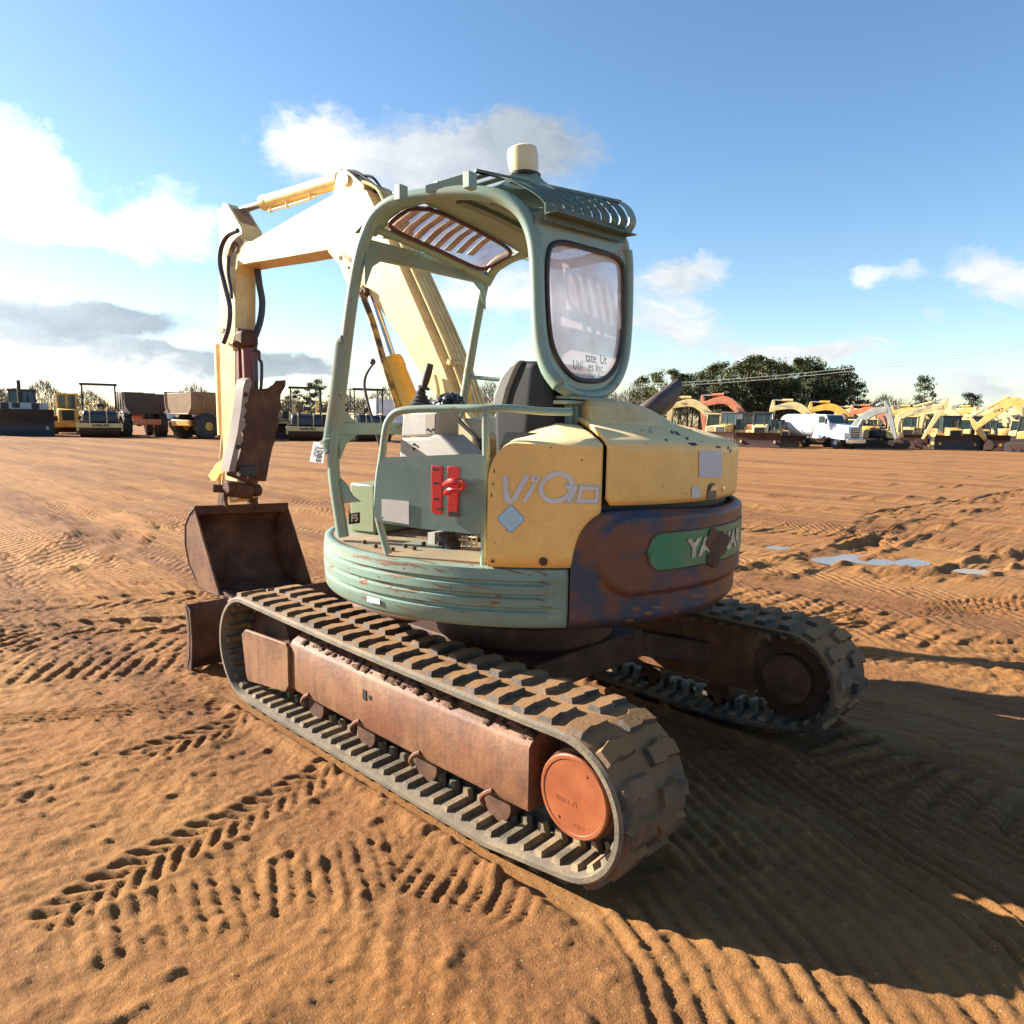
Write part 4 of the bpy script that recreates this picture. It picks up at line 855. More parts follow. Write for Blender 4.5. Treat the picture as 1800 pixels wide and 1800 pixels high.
# hand rail and door plate
RL=lambda x,y,o=0: vpl(x,y,-.04,1.055+o,15.3)
mb=MB(); mb.tube([RL(x,y) for x,y in ((683,974),(672,938),(664,900),(665,850),(672,800),(678,755),(686,735),(702,723),(740,719),(800,718),(850,718))]+[ux(900,718,-.50)*.5+RL(895,718)*.5,U(-.60,.74,1.70),U(-.66,.62,1.70)],.0165,12,smooth=4); hr=mb.build('hand_rail',M_tube,EX)
mb=MB(); mb.tube([RL(853,722),RL(854,800),RL(853,900),RL(850,994)],.0155,12,smooth=2); mb.build('rail_post',M_tube,hr)
o=[(672,806),(700,803),(750,801),(800,799),(838,798),(851,803),(856,816),(856,860),(855,905),(851,928),(838,938),(800,935),(740,929),(700,923),(672,918),(661,910),(658,897),(661,860),(665,822)]
mb=MB(); P,_=catmull([RL(x,y,.022) for x,y in o],[0]*len(o),3,True); mb.slab(P,U(0,1,0)*.004); dp=mb.build('side_plate',mat('dull green plate',(.135,.20,.17),.45,dirt=(.22,.28,.22),dirt_amt=.3,dirt_scale=8,chips=(.35,.38,.33),chip_t=.74,chip_scale=16,bump=.03),EX,angle=30)
mb=MB(); mb.slab([RL(x,y,.029) for x,y in ((671,877),(719,881),(719,922),(671,914),(676,910),(671,908))],U(0,1,0)*.001); mb.build('white_sticker',mat('blank sticker',(.70,.66,.58),.6),dp,angle=0)
mb=MB(); k=[RL(x,y,.033) for x,y in ((761,818),(780,820),(779,838),(780,856),(779,878),(779,903),(771,905),(761,900),(762,870),(761,848))]; mb.slab(k,U(0,1,0)*.010); rb=mb.build('extinguisher_bracket',M_red,dp,bevel=.002)
mb=MB(); k=[RL(x,y,.033) for x,y in ((789,820),(796,819),(809,821),(808,845),(807,870),(806,895),(805,909),(789,907),(790,880),(789,850))]; mb.slab(k,U(0,1,0)*.010); mb.build('bracket_strip',M_red,rb,bevel=.002)
for x,y in ((766,825),(767,849),(768,877),(774,895),(798,849)): mb=MB(); mb.slab([RL(x-5,y-2,.045),RL(x+5,y-1,.045),RL(x+5,y+3,.045),RL(x-5,y+2,.045)],U(0,1,0)*.001); mb.build('bracket_slot',M_blk,rb,angle=0)
mb=MB(); mb.slab([RL(789,899,.045),RL(806,901,.045),RL(805,909,.045),RL(789,907,.045)],U(0,1,0)*.001); mb.build('bracket_slot',M_blk,rb,angle=0)
mb=MB(); P=[RL(780,852,.05),RL(790,846,.085),RL(803,846,.09),RL(814,850,.06),RL(814,858,.05),RL(804,862,.085),RL(790,862,.08),RL(783,868,.05)]; mb.tube(catmull(P,[0]*8,3)[0],.007,8,flat=1.6); mb.build('bracket_clip',M_red,rb)
# exhaust stack
mb=MB(); e0=at_d(1118,742,3.75); e1=at_d(1178,697,3.95); ax_=(e1-e0).normalized(); n=20; q=(Vector((0,0,1))-ax_*ax_.z).normalized(); bb=ax_.cross(q); vs=[];R_=.058
for j,(c_,cut) in enumerate(((e0,0),(e1,1))):
    for k in range(n):
        an=2*PI*k/n; v=q*math.cos(an)+bb*math.sin(an); vs.append(c_+v*R_+ax_*(cut*.105*math.cos(an)))
vs2=[v if i<n else v for i,v in enumerate(vs)]
mb.add(vs2,[(k,(k+1)%n,n+(k+1)%n,n+k) for k in range(n)]); mb.build('exhaust_stack',mat('sooty brown pipe',(.075,.05,.04),.6,dirt=(.03,.02,.02),dirt_amt=.6),EX,solid=.004)

# ---- boom, arm, bucket
BY=-.634; BD=U(0,-1,0)
BP=lambda x,y,o=0: uy(x,y,BY-o)
mb=MB()
low=[(398,432),(418,415),(442,424),(520,378),(585,342),(602,331),(622,326),(645,334),(660,365),(700,460),(740,552),(780,645),(815,745),(835,800),(800,812),(765,700),(700,590),(640,503),(622,470),(596,446),(575,440),(510,452),(440,463),(405,470),(394,450)]
mb.slab([BP(*p) for p in low],BD*.235); boom=mb.build('boom',M_cream,EX,bevel=.008,angle=30)
mb=MB(); mb.slab([BP(x,y,.045) for x,y in ((585,342),(592,306),(600,298),(612,300),(640,325),(640,345),(600,350))],BD*.15); lg=mb.build('cylinder_bracket',M_cream,boom,bevel=.006)
mb=MB(); mb.lathe(BP(600,314,.0),BD,[(.04,.03),(.045,.035),(.045,.2),(.04,.205)],20); mb.build('bracket_pin',M_cream,lg)
mb=MB(); mb.slab([BP(x,y,.0) for x,y in ((575,441),(600,440),(632,462),(640,500),(622,520),(606,492),(598,468))],BD*.235); g=mb.build('boom_gusset',M_cream,boom,bevel=.006)
for x,y,r_ in ((598,453,.018),(612,470,.012)): mb=MB(); mb.lathe(BP(x,y,-.003),BD,[(r_,0),(r_,.01)],14); mb.build('gusset_hole',M_drust,g)
bkpts=[(628,322),(652,333),(668,362),(706,455),(746,545),(785,636),(815,720),(840,790)]
for k in range(5):
    mb=MB(); P=[BP(x,y)+BD*(.030+k*.044)+U(-.026,0,.014) for x,y in bkpts]; mb.tube(P,.0125,8,smooth=3); mb.build('hydraulic_pipe',M_cream,boom)
for (x,y) in ((783,641),(716,478)):
    mb=MB(); a=BP(x,y)+U(-.035,0,.015); mb.box(a+BD*.11,(.035,.235,.035),X=U(.5,0,-.86),Y=BD,Z=U(.86,0,.5)); mb.build('pipe_clamp',M_cream,boom,bevel=.003) if y>600 else None
for k,(pp) in enumerate((((612,300),(628,303),(645,315),(662,330),(672,348)),((606,302),(632,308),(655,312),(672,335),(680,352)),((600,300),(615,306),(640,315),(655,330),(668,350)))):
    mb=MB(); mb.tube([BP(x,y,.05+k*.05) for x,y in pp],.011,8,smooth=4); mb.build('knuckle_hose',M_blu,boom)
# hoses and fittings on the boom cylinder side
mb=MB(); mb.tube([BP(x,y,-.03) for x,y in ((636,515),(655,565),(675,635),(700,715))],.030,12,flat=.6); hg=mb.build('rod_guard',mat('dark brown guard',(.06,.035,.02),.5,col2=(.55,.33,.08),c2s=9),EX); hg.parent=boom
mb=MB(); mb.lathe(BP(637,512,-.04),BD,[(.012,0),(.03,0),(.035,.01),(.035,.05)],18,caps=False); mb.build('guard_eye',M_drust,hg)
mb=MB(); mb.tube([BP(650,508,.08),BP(697,650,.08)],.030,14); lc=mb.build('lift_cylinder_rod',M_chr,boom)
mb=MB(); mb.tube([BP(690,636,.06),BP(760,808,.06)],[.082,.082],24); mb.lathe(BP(690,636,.06),BP(690,636,.06)-BP(760,808,.06),[(.05,.03),(.082,.02),(.087,.0),(.087,-.06),(.082,-.06)],24); mb.build('lift_cylinder',M_orange,boom)
mb=MB(); mb.tube([BP(x,y,-.03) for x,y in ((764,660),(770,690),(764,712),(757,725))],.016,8,smooth=3); mb.build('boom_hose_guide',M_cream,boom)
mb=MB(); mb.slab([BP(x,y,-.01) for x,y in ((770,735),(812,715),(850,760),(838,815),(810,842),(770,835),(752,790))],BD*.28); mb.build('swing_post',M_cream,EX,bevel=.015)
for k,pp in enumerate((((835,748),(850,770),(848,800),(830,815)),((840,742),(860,770),(858,808),(836,830)),((818,650),(826,690),(815,725),(822,748)))):
    mb=MB(); mb.tube([BP(x,y,-.05-.03*k) for x,y in pp],.012,8,smooth=4); mb.build('swing_hose',M_blu if k<2 else M_orange,EX)
# arm cylinder
mb=MB(); mb.tube([BP(598,317,.118),BP(466,356,.118)],.060,22); mb.lathe(BP(470,355,.118),BP(466,356,.118)-BP(598,317,.118),[(.064,-.02),(.066,0),(.066,.05),(.03,.052)],22); ac=mb.build('arm_cylinder',M_cream,EX)
mb=MB(); mb.tube([BP(466,356,.118),BP(408,374,.118)],.034,16); mb.build('arm_cylinder_rod',M_chr,ac)
mb=MB(); mb.tube([BP(472,371,.10),BP(490,366,.10),BP(550,348,.10),BP(556,336,.11)],.010,8,smooth=2)
for x,y in ((476,369),(505,362),(546,347)): mb.lathe(BP(x,y,.10),(0,0,1),[(.016,-.02),(.016,.05)],8)
mb.build('cylinder_pipe',M_cream,ac)
# arm
mb=MB(); ap=[(385,420),(386,372),(392,356),(400,358),(414,382),(424,398),(430,432),(420,462),(414,480),(414,600),(414,760),(418,850),(421,876),(404,884),(396,840),(390,760),(386,600)]
mb.slab([BP(*p) for p in ap],BD*.21); arm=mb.build('arm',M_cream,EX,bevel=.007,angle=30)
mb=MB(); mb.slab([BP(x,y,.03) for x,y in ((398,372),(410,366),(424,388),(428,410),(408,404))],BD*.15); mb.build('arm_ear',mat('brown arm ear',(.30,.19,.10),.5,dirt=(.1,.05,.03),dirt_amt=.6),arm,bevel=.004)
mb=MB(); mb.lathe(BP(411,434,-.012),BD,[(.02,0),(.05,0),(.05,.24),(.02,.24)],20); mb.build('arm_pivot_pin',M_drust,arm)
xb=3.735
mb=MB(); z0=BP(414,845).z; z1=BP(414,577).z; mb.ubox(xb-.06,xb+.02,BY-.205,BY-.004,z0,z1); mb.build('thumb_mount',M_maroon,arm,bevel=.006)
mb=MB(); mb.tube([ux(434,612,3.60),ux(438,700,3.56)],.048,20); tc_=mb.build('thumb_cylinder',M_maroon,EX); 
mb=MB(); mb.tube([ux(438,700,3.56),ux(440,840,3.52)],.026,14); mb.build('thumb_rod',M_drust,tc_)
mb=MB(); c=ux(434,596,3.60); mb.box(c,(.13,.17,.14),X=U(1,0,0),Y=U(0,1,0)); mb.lathe(ux(426,606,3.62)+U(0,.10,0),BD,[(.03,0),(.03,.22)],14); mb.build('cylinder_head',M_drust,tc_,bevel=.03)
mb=MB(); mb.tube([ux(x,y,3.52) for x,y in ((446,617),(455,618),(456,632),(460,640),(459,680),(454,695))],.014,8,smooth=3); mb.tube([ux(x,y,3.50) for x,y in ((450,632),(451,700))],.012,8); mb.build('thumb_hose',M_blu,tc_)
for k,pp in enumerate((((418,405),(400,414),(389,435),(387,465),(396,505),(404,540),(402,575),(393,603)),((402,450),(401,480),(406,510),(407,525)))):
    mb=MB(); mb.tube([BP(x,y,-.04) for x,y in pp],.022-.006*k,8,smooth=4); mb.build('arm_hose',M_blu,arm)
mb=MB(); mb.tube([ux(x,y,3.62) for x,y in ((452,468),(456,500),(461,530),(458,562),(449,590))],.030,10,smooth=4); mb.build('arm_hose',M_blu,arm)
mb=MB(); mb.tube([BP(388,606,.10),BP(394,765,.10)],.060,20); bc=mb.build('bucket_cylinder',M_cream,EX)
mb=MB(); mb.tube([BP(394,765,.10),BP(388,850,.10)],.030,14); mb.build('bucket_cylinder_rod',M_chr,bc)
mb=MB(); mb.slab([BP(x,y,-.01) for x,y in ((388,596),(410,606),(409,616),(388,606))],BD*.10); mb.slab([BP(x,y,-.02) for x,y in ((378,574),(392,577),(392,584),(378,580))],BD*.03); mb.slab([BP(x,y,-.02) for x,y in ((391,752),(404,758),(413,748),(420,728),(423,732),(412,762),(398,772))],BD*.02); mb.build('cylinder_guard',M_cream,bc)
# linkage above the bucket
mb=MB()
for o_ in (.02,.17):
    P=[BP(x,y,o_) for x,y in ((372,846),(366,836),(380,815),(396,806),(404,812),(404,826),(386,834),(380,846))]; mb.slab(P,BD*.03)
lk=mb.build('bucket_link',M_yel,EX,bevel=.004)
mb=MB(); mb.tube([ux(375,858,3.80),ux(456,862,3.58)],.038,16); mb.tube([ux(402,828,3.75),ux(452,846,3.55)],.045,16); mb.tube([ux(396,858,3.74),ux(446,864,3.6)],.075,16); mb.build('linkage_pin',M_drust,lk)
for x,y in ((397,858),(446,862)):
    mb=MB(); mb.lathe(ux(x,y,3.66),BD,[(.05,0),(.058,.01),(.058,.05),(.05,.06)],16); mb.build('pin_boss',M_drust,lk)
# thumb
tx=3.46
TP=lambda x,y,o=0: ux(x,y,tx+o)
mb=MB(); tp=[(434,676),(443,668),(447,684),(460,684),(474,682),(484,675),(488,669),(503,668),(502,679),(494,693),(493,703),(496,716),(489,730),(490,748),(484,762),(484,775),(479,788),(474,812),(468,846),(458,846),(450,836),(420,832),(414,826),(424,790),(431,740),(428,705)]
mb.slab([TP(*p) for p in tp],U(.035,0,0)); th=mb.build('thumb_plate',M_drust,EX,bevel=.004)
mb=MB(); sp=[(430,682),(434,668),(441,664),(446,672),(440,690),(438,706),(431,712),(436,722),(430,734),(435,748),(426,760),(430,774),(422,788),(420,805),(416,828),(404,830),(412,795),(420,760),(426,720)]
mb.slab([TP(x-2,y,-.01) for x,y in sp],U(.10,.02,0)); mb.build('thumb_side_plate',mat('sunlit grey steel',(.27,.21,.17),.5,dirt=(.22,.10,.05),dirt_amt=.5),th,bevel=.003)  # lit side of the brown thumb, sunlight put into its paler grey colour
for x,y in ((432,694),(419,786)):
    mb=MB(); mb.lathe(TP(x,y,-.014),U(-1,0,0),[(.022,0),(.022,.002)],14); mb.build('thumb_hole',M_blk,th)
mb=MB(); mb.box(TP(434,828,-.02),(.08,.16,.10),X=U(1,0,0),Y=U(0,1,0)); mb.build('thumb_hinge',M_blk,th,bevel=.01)
# bucket
def bpnt(s,w): # s along the profile, w 0 left..1 right
    P=[(4.02,.815),(4.10,.76),(4.19,.64),(4.20,.45),(4.15,.27),(4.02,.11),(3.86,.045),(3.64,.03)]
    t=s*(len(P)-1); i=min(len(P)-2,int(t)); f=t-i; x=P[i][0]*(1-f)+P[i+1][0]*f; z=P[i][1]*(1-f)+P[i+1][1]*f
    return U(x-.37*w,-.35-.76*w,z)
prof=[bpnt(i/28,0) for i in range(29)]
off=bpnt(0,1)-bpnt(0,0)
mb=MB(); mb.grid([[p+off*t for t in np.linspace(0,1,8)] for p in prof]); bk_=mb.build('bucket_shell',M_drust,EX,angle=40,solid=.016)
for t in (0,.978):
    mb=MB(); mb.slab([p+off*t for p in prof],off*.022); mb.build('bucket_side',M_rust if t==0 else M_drust,bk_,bevel=.003)
mb=MB(); a=prof[0]; mb.slab([a+U(-.02,0,.02),a+U(.09,0,-.02),a+U(.06,0,-.09),a+U(-.01,0,-.07)],off); mb.build('bucket_top_bar',M_drust,bk_,bevel=.008)
mb=MB(); a=prof[-1]; mb.slab([a+U(-.06,0,-.01),a+U(.14,0,-.005),a+U(.14,0,.02),a+U(-.06,0,.012)],off); mb.build('cutting_edge',M_rust,bk_,bevel=.003)
for k in range(5):
    mb=MB(); a=prof[-1]+off*(.03+.94*k/4.-.04*(k/4.)); w_=off.normalized()*.075; mb.slab([a+U(-.18,0,-.015),a+U(-.02,0,.05),a+U(.10,0,.05),a+U(.10,0,-.01),a+U(-.04,0,-.02)],w_); mb.build('bucket_tooth',M_drust,bk_,bevel=.006)
for t in (.30,.62):
    mb=MB(); a=prof[0]+off*t; mb.slab([a+U(.0,0,-.02),a+U(.12,0,-.04),a+U(.05,0,.16),a+U(-.03,0,.17)],off.normalized()*.04); mb.slab([a+U(-.06,0,-.04),a+U(.02,0,.04),a+U(0,0,.12)],off.normalized()*.03); mb.build('bucket_ear',M_drust,bk_,bevel=.003)
# parts that belong to other parts
for o_ in (arm,): pass

# ---- loose things hanging on the machine
tg=thing('lot_tag','white paper lot tag numbered 1085 tied to the front canopy post','tag',tuple(AR(570,780)+U(0,.035,0)))
mb=MB(); lp=tg.location.copy()
q=[AR(x,y)+U(0,.037,0) for x,y in ((562,776),(584,779),(579,814),(555,811))]; mb.slab([p-lp for p in q],U(0,1,0)*.001); mb.build('tag_card',M_wht,tg,angle=0)
mb=MB(); X_=(q[3]-q[0]).normalized(); Y_=(q[1]-q[0]).normalized(); c=(q[0]+q[1]+q[2]+q[3])/4-lp+U(0,.0018,0)
text_on(mb,'1085',c+X_*.008+Y_*.010,X_,Y_,.042,.0012)
for k,w in ((0,.05),(1,.06),(2,.045)): mb.box(c-Y_*(.010+.008*k)-X_*.005,(w,.0004,.0018),X=X_,Y=U(0,1,0),Z=Y_)
mb.build('tag_print',mat('black print',(.03,.03,.03),.6),tg,angle=0)
mb=MB(); mb.tube([AR(571,778)+U(0,.04,0)-lp,AR(582,772)+U(0,.045,0)-lp,AR(592,770)+U(0,.034,0)-lp],.0012,6); mb.build('tag_string',M_wht,tg)
# plastic bag over the right joystick
c=uy(790,710,.15); pb=thing('plastic_bag','crumpled shiny black plastic bag wrapped over the second joystick beside the console','plastic bag',tuple(c-Vector((0,0,.05))))
b=bmesh.new(); bmesh.ops.create_icosphere(b,subdivisions=4,radius=.085)
from mathutils import noise as MN
for v in b.verts:
    n_=MN.noise(v.co*32)*.016+MN.noise(v.co*80)*.008; v.co=v.co*(1+n_/.085); v.co.z*=.72; 
    if v.co.z<-.02: v.co.x*=.75; v.co.y*=.75; v.co.z*=2.0
me=bpy.data.meshes.new('bag_sheet'); b.to_mesh(me); b.free(); me.materials.append(mat('glossy black plastic',(.012,.012,.015),.13,bump=.3,bump_scale=30)); o=bpy.data.objects.new('bag_sheet',me); COL.objects.link(o); o.parent=pb; o.location=(0,0,.05)
mb=MB(); mb.tube([(0,0,.0),(0.0,0,-.10)],.02,10); mb.build('bag_neck',mat('black plastic neck',(.012,.012,.015),.3),pb)

# ------------------------------------------------------------------ machines parked across the yard
def spot(px,dep): 
    a=math.atan((px-900)/FOC); return Vector((CAM[0],CAM[1],0))+CFh*dep+CRh*(dep*math.tan(a))
def heading(px,h):      # 0 points to the right of the picture, 90 away from it
    d=ray(px,745); return math.atan2(d[1],d[0])-PI/2+rad(h)
CY=(.64,.40,.12); KY=(.68,.52,.24); OR=(.66,.22,.11); AM=(.74,.38,.06); GR=(.30,.31,.29); RG=(.62,.40,.07)
def far(name,c,**k): return M_far(name,c,**k)
Yc=lambda: far('parked machine yellow',CY); Yk=lambda: far('parked pale yellow',KY); Oo=lambda: far('parked orange red',OR); Am=lambda: far('parked amber',AM); Gg=lambda: far('parked grey',GR)
Dk=lambda: far('parked dark steel',(.045,.04,.038),rough=.6); Ru=lambda: far('parked brown blade steel',(.055,.020,.013),rough=.65); Ty=lambda: far('tyre rubber',(.05,.045,.04),rough=.8)
Gl=lambda: far('dark cab glass',(.03,.05,.05),rough=.08); Wh=lambda: far('parked white paint',(.72,.73,.75),rough=.35); Bk=lambda: far('matt black',(.015,.014,.016),rough=.5); Si=lambda: mat('far steel rod',(.75,.75,.75),.2,metal=1)
Rd=lambda: far('rusty roller drum',(.07,.03,.02),rough=.6); Nv=lambda: far('navy tarpaulin',(.02,.025,.05),rough=.45)
def thick(poly,hs):      # outline round a centre line in x-z with half heights
    P=[Vector((p[0],p[1])) for p in poly]; up=[];dn=[]
    for i,p in enumerate(P):
        a=P[max(i-1,0)]; b=P[min(i+1,len(P)-1)]; t=(b-a).normalized(); n=Vector((-t.y,t.x)); up.append(p+n*hs[i]); dn.append(p-n*hs[i])
    return up+dn[::-1]
def xz(mb,poly,y0,y1): mb.slab([(p[0],y0,p[1]) for p in poly],(0,y1-y0,0)); return mb
def crawler(root,L=4.2,h=.9,yw=1.25,w=.6,col=Dk):
    for s in (1,-1):
        mb=MB(); r=h/2; poly=[(L/2-r+r*math.cos(a),r+r*math.sin(a)) for a in np.linspace(-PI/2,PI/2,12)]+[(-L/2+r+r*math.cos(a),r+r*math.sin(a)) for a in np.linspace(PI/2,3*PI/2,12)]
        xz(mb,poly,s*yw-w/2,s*yw+w/2)
        for k in range(22): x=-L/2+r+(L-2*r)*k/21; mb.box((x,s*yw,h+.015),(.09,w,.05))
        t=mb.build('track',col,root,angle=40)
        mb=MB(); xz(mb,[(p[0]*.80,r+(p[1]-r)*.55) for p in poly],s*yw-w/2-.04,s*yw+w/2+.04)
        for k in range(6): mb.lathe((-L/2+.6+k*(L-1.2)/5,s*yw-(w/2+.06),.24),(0,1,0),[(.15,0),(.15,w+.12)],12)
        mb.build('track_wheels',Ru if col is Dk else col,t,angle=30)
def cabin(root,x,y,z,sx,sy,sz,frame,nm='cab',slope=.18):
    mb=MB(); f=.10
    for dx in (-1,1):
        for dy in (-1,1): mb.slab([(x+dx*sx/2,y+dy*sy/2,z),(x+dx*sx/2-dx*f,y+dy*sy/2,z),(x+dx*(sx/2)-dx*f-(slope if dx>0 else 0),y+dy*sy/2,z+sz),(x+dx*sx/2-(slope if dx>0 else 0),y+dy*sy/2,z+sz)],(0,-dy*f,0))
    mb.box((x-slope/2,y,z+sz),(sx-slope+.12,sy+.12,.14)); mb.box((x,y,z+.12),(sx,sy,.30)); mb.box((x-sx/2+.06,y,z+sz*.55),(.08,sy*.1,sz*.8))
    c=mb.build(nm,frame,root,bevel=.02)
    mb=MB(); mb.slab([(x-sx/2+.04,y-sy/2+.04,z+.2),(x+sx/2-.04,y-sy/2+.04,z+.2),(x+sx/2-.04-slope,y-sy/2+.04,z+sz-.05),(x-sx/2+.04,y-sy/2+.04,z+sz-.05)],(0,sy-.08,0)); mb.build('cab_glass',Gl,c)
    return c
def parked_excavator(label,px,dep,h,col,pose,word=None,wcol=None,sc=1.,cat='excavator',bodycol=None,hs=(.25,.42,.40,.22),sticker=True):
    bodycol=bodycol or col; r=thing('parked_excavator',label,cat,spot(px,dep),heading(px,h),'crawler machines parked in the far rows'); sc*=.87; r.scale=(sc,)*3
    crawler(r)
    mb=MB(); mb.lathe((0,0,.85),(0,0,1),[(.6,0),(.6,.25)],20); mb.box((0,0,.6),(1.6,1.9,.4)); mb.build('undercarriage',Dk,r)
    mb=MB(); xz(mb,[(1.25,1.1),(1.25,1.75),(-.9,2.05),(-2.1,2.05),(-2.45,1.8),(-2.45,1.1)],-1.35,1.35); mb.build('house',bodycol,r,bevel=.10)
    mb=MB(); mb.lathe((-1.0,0,1.05),(0,0,1),[(1.55,0),(1.62,.1),(1.62,.75),(1.5,.95)],28); mb.build('counterweight',Bk if col in (Yk,) else bodycol,r,bevel=.03)
    mb=MB(); mb.box((-1.2,-.7,2.12),(1.2,.9,.14)); mb.box((-.6,-.95,2.2),(.5,.3,.3)); mb.tube([(-1.4,-.6,2.1),(-1.4,-.6,2.7)],.07,10); mb.build('engine_cover',Dk,r,bevel=.02)
    cabin(r,.55,.82,1.25,1.55,1.0,1.75,Dk if bodycol is not Yk else Yk)
    foot,k1,k2,tip,aend=pose
    mb=MB(); P,_=catmull([Vector((a[0],0,a[1])) for a in (foot,k1,k2,tip)],[0]*4,4); pl=[(v.x,v.z) for v in P]; H=[np.interp(i,[0,4,8,12],hs) for i in range(len(pl))]; xz(mb,thick(pl,H),-.60,-.15); b=mb.build('boom',col,r,bevel=.03)
    if word:
        mb=MB(); a=Vector((k1[0]*.35+k2[0]*.65,k1[1]*.35+k2[1]*.65)); d=(Vector(tip)-Vector(k2)).normalized(); d2=(Vector(k2)-Vector(k1)).normalized(); d=(d+d2).normalized(); c=Vector(tip)*.30+Vector(k2)*.70
        for s_,y in ((1,-.145),(-1,-.605)):
            text_on(mb,word,(c.x,y,c.y),(-d.x*s_,0,-d.y*s_),(0,0,1) if 0 else (d.y*s_*0,0,1),.36,.012)
        mb.build('boom_lettering',wcol or Dk,b,angle=0)
    t=Vector(tip);a=Vector(aend); d=(a-t).normalized(); e=t-d*1.0
    mb=MB(); xz(mb,thick([e,t,t+(a-t)*.35,a],[.10,.30,.26,.13]),-.57,-.18); arm=mb.build('arm',col,r,bevel=.03)
    mb=MB(); k=Vector(k2)+Vector((0,hs[2]+.18)); m=k.lerp(e,.55); mb.tube([(k.x,-.375,k.y),(m.x,-.375,m.y)],.13,12); c=mb.build('arm_cylinder',col,r)
    mb=MB(); mb.tube([(m.x,-.375,m.y),(e.x,-.375,e.y)],.075,10); mb.build('cylinder_rod',Si,c)
    mb=MB(); k=Vector(k1); f=Vector((foot[0]+.55,foot[1]-.45)); m=f.lerp(k,.55)
    for y in (-.05,-.70): mb.tube([(f.x,y,f.y),(m.x,y,m.y)],.11,12)
    c=mb.build('boom_cylinder',col,r)
    mb=MB()
    for y in (-.05,-.70): mb.tube([(m.x,y,m.y),(k.x,y,k.y)],.06,10)
    mb.build('cylinder_rod',Si,c)
    # bucket tucked under the arm end
    s=1 if a.x<t.x else -1
    q=[(0,.15),(-.45*s*-1,.05),(-.75*s*-1,-.35),(-.55*s*-1,-.78),(.05*s*-1,-.98),(.1*s*-1,-.55)]
    mb=MB(); pl=[(a.x-x,max(.04,a.y+z)) for x,z in q]; xz(mb,pl,-.95,.2); bk=mb.build('bucket',Ru,r,bevel=.03)
    mb=MB()
    for y in (-.85,-.6,-.35,-.1,.12): mb.box((pl[4][0],y,pl[4][1]),(.22,.09,.08))
    mb.build('bucket_teeth',Dk,bk)
    return r
def parked_dozer(label,px,dep,h,col,bcol=Ru,sc=1.,bw=3.6,bh=1.25,open_cab=False,cat='bulldozer'):
    r=thing('parked_bulldozer',label,cat,spot(px,dep),heading(px,h),'crawler machines parked in the far rows'); sc*=.90; r.scale=(sc,)*3
    crawler(r,3.4,1.05,1.0,.5)
    mb=MB(); xz(mb,[(1.55,.75),(1.55,1.75),(.1,1.95),(-.2,1.4),(-1.5,1.4),(-1.5,.7)],-.55,.55); mb.build('hood',col,r,bevel=.05)
    mb=MB(); mb.box((1.57,0,1.3),(.04,.8,.75)); mb.build('grille',Bk,r); mb=MB(); mb.tube([(.9,.3,1.8),(.9,.3,2.7)],.06,10); mb.build('exhaust_pipe',Bk,r)
    mb=MB(); mb.box((-.6,.95,1.25),(1.6,.7,.35)); mb.box((-.6,-.95,1.25),(1.6,.7,.35)); mb.box((-1.55,0,1.35),(.5,1.7,.8)); mb.build('fender',col,r,bevel=.05)
    cabin(r,-.55,0,1.35,1.4,1.5,1.6,Dk if not open_cab else col,slope=.1)
    mb=MB(); pl=[(2.35,.02),(2.15,.25),(2.08,.65),(2.15,1.0),(2.32,bh),(2.40,bh),(2.24,1.0),(2.18,.65),(2.25,.25),(2.42,.02)]; mb.slab([(x,-bw/2,z) for x,z in pl],(0,bw,0)); b=mb.build('blade',bcol,r,bevel=.02)
    mb=MB()
    for y in (-1.35,1.35): mb.box((.9,y,.5),(2.9,.16,.22))
    for y in (-.4,.4): mb.tube([(1.3,y,1.3),(2.15,y,.7)],.07,10)
    mb.build('push_arm',col,b); return r
def wheel(root,c,R,w,n=28,hub=None,lug=True):
    mb=MB(); mb.lathe((c[0],c[1]-w/2,c[2]),(0,1,0),[(R*.55,0),(R*.9,.01),(R,w*.15),(R,w*.85),(R*.9,w-.01),(R*.55,w)],n)
    if lug:
        for k in range(24):
            a=2*PI*k/24; mb.box((c[0]+R*math.cos(a),c[1]+(w/4 if k%2 else -w/4),c[2]+R*math.sin(a)),(.05,w*.5,R*.11),X=(math.cos(a),0,math.sin(a)),Z=(-math.sin(a),0,math.cos(a)))
    t=mb.build('wheel',Ty,root,angle=40)
    mb=MB(); mb.lathe((c[0],c[1]-w/2-.01,c[2]),(0,1,0),[(.05,-.03),(R*.2,-.03),(R*.5,.05),(R*.56,.0),(R*.56,w+.02),(R*.5,w-.03),(R*.2,w+.05),(.05,w+.05)],20); mb.build('rim',hub or Yc,t)
    return t
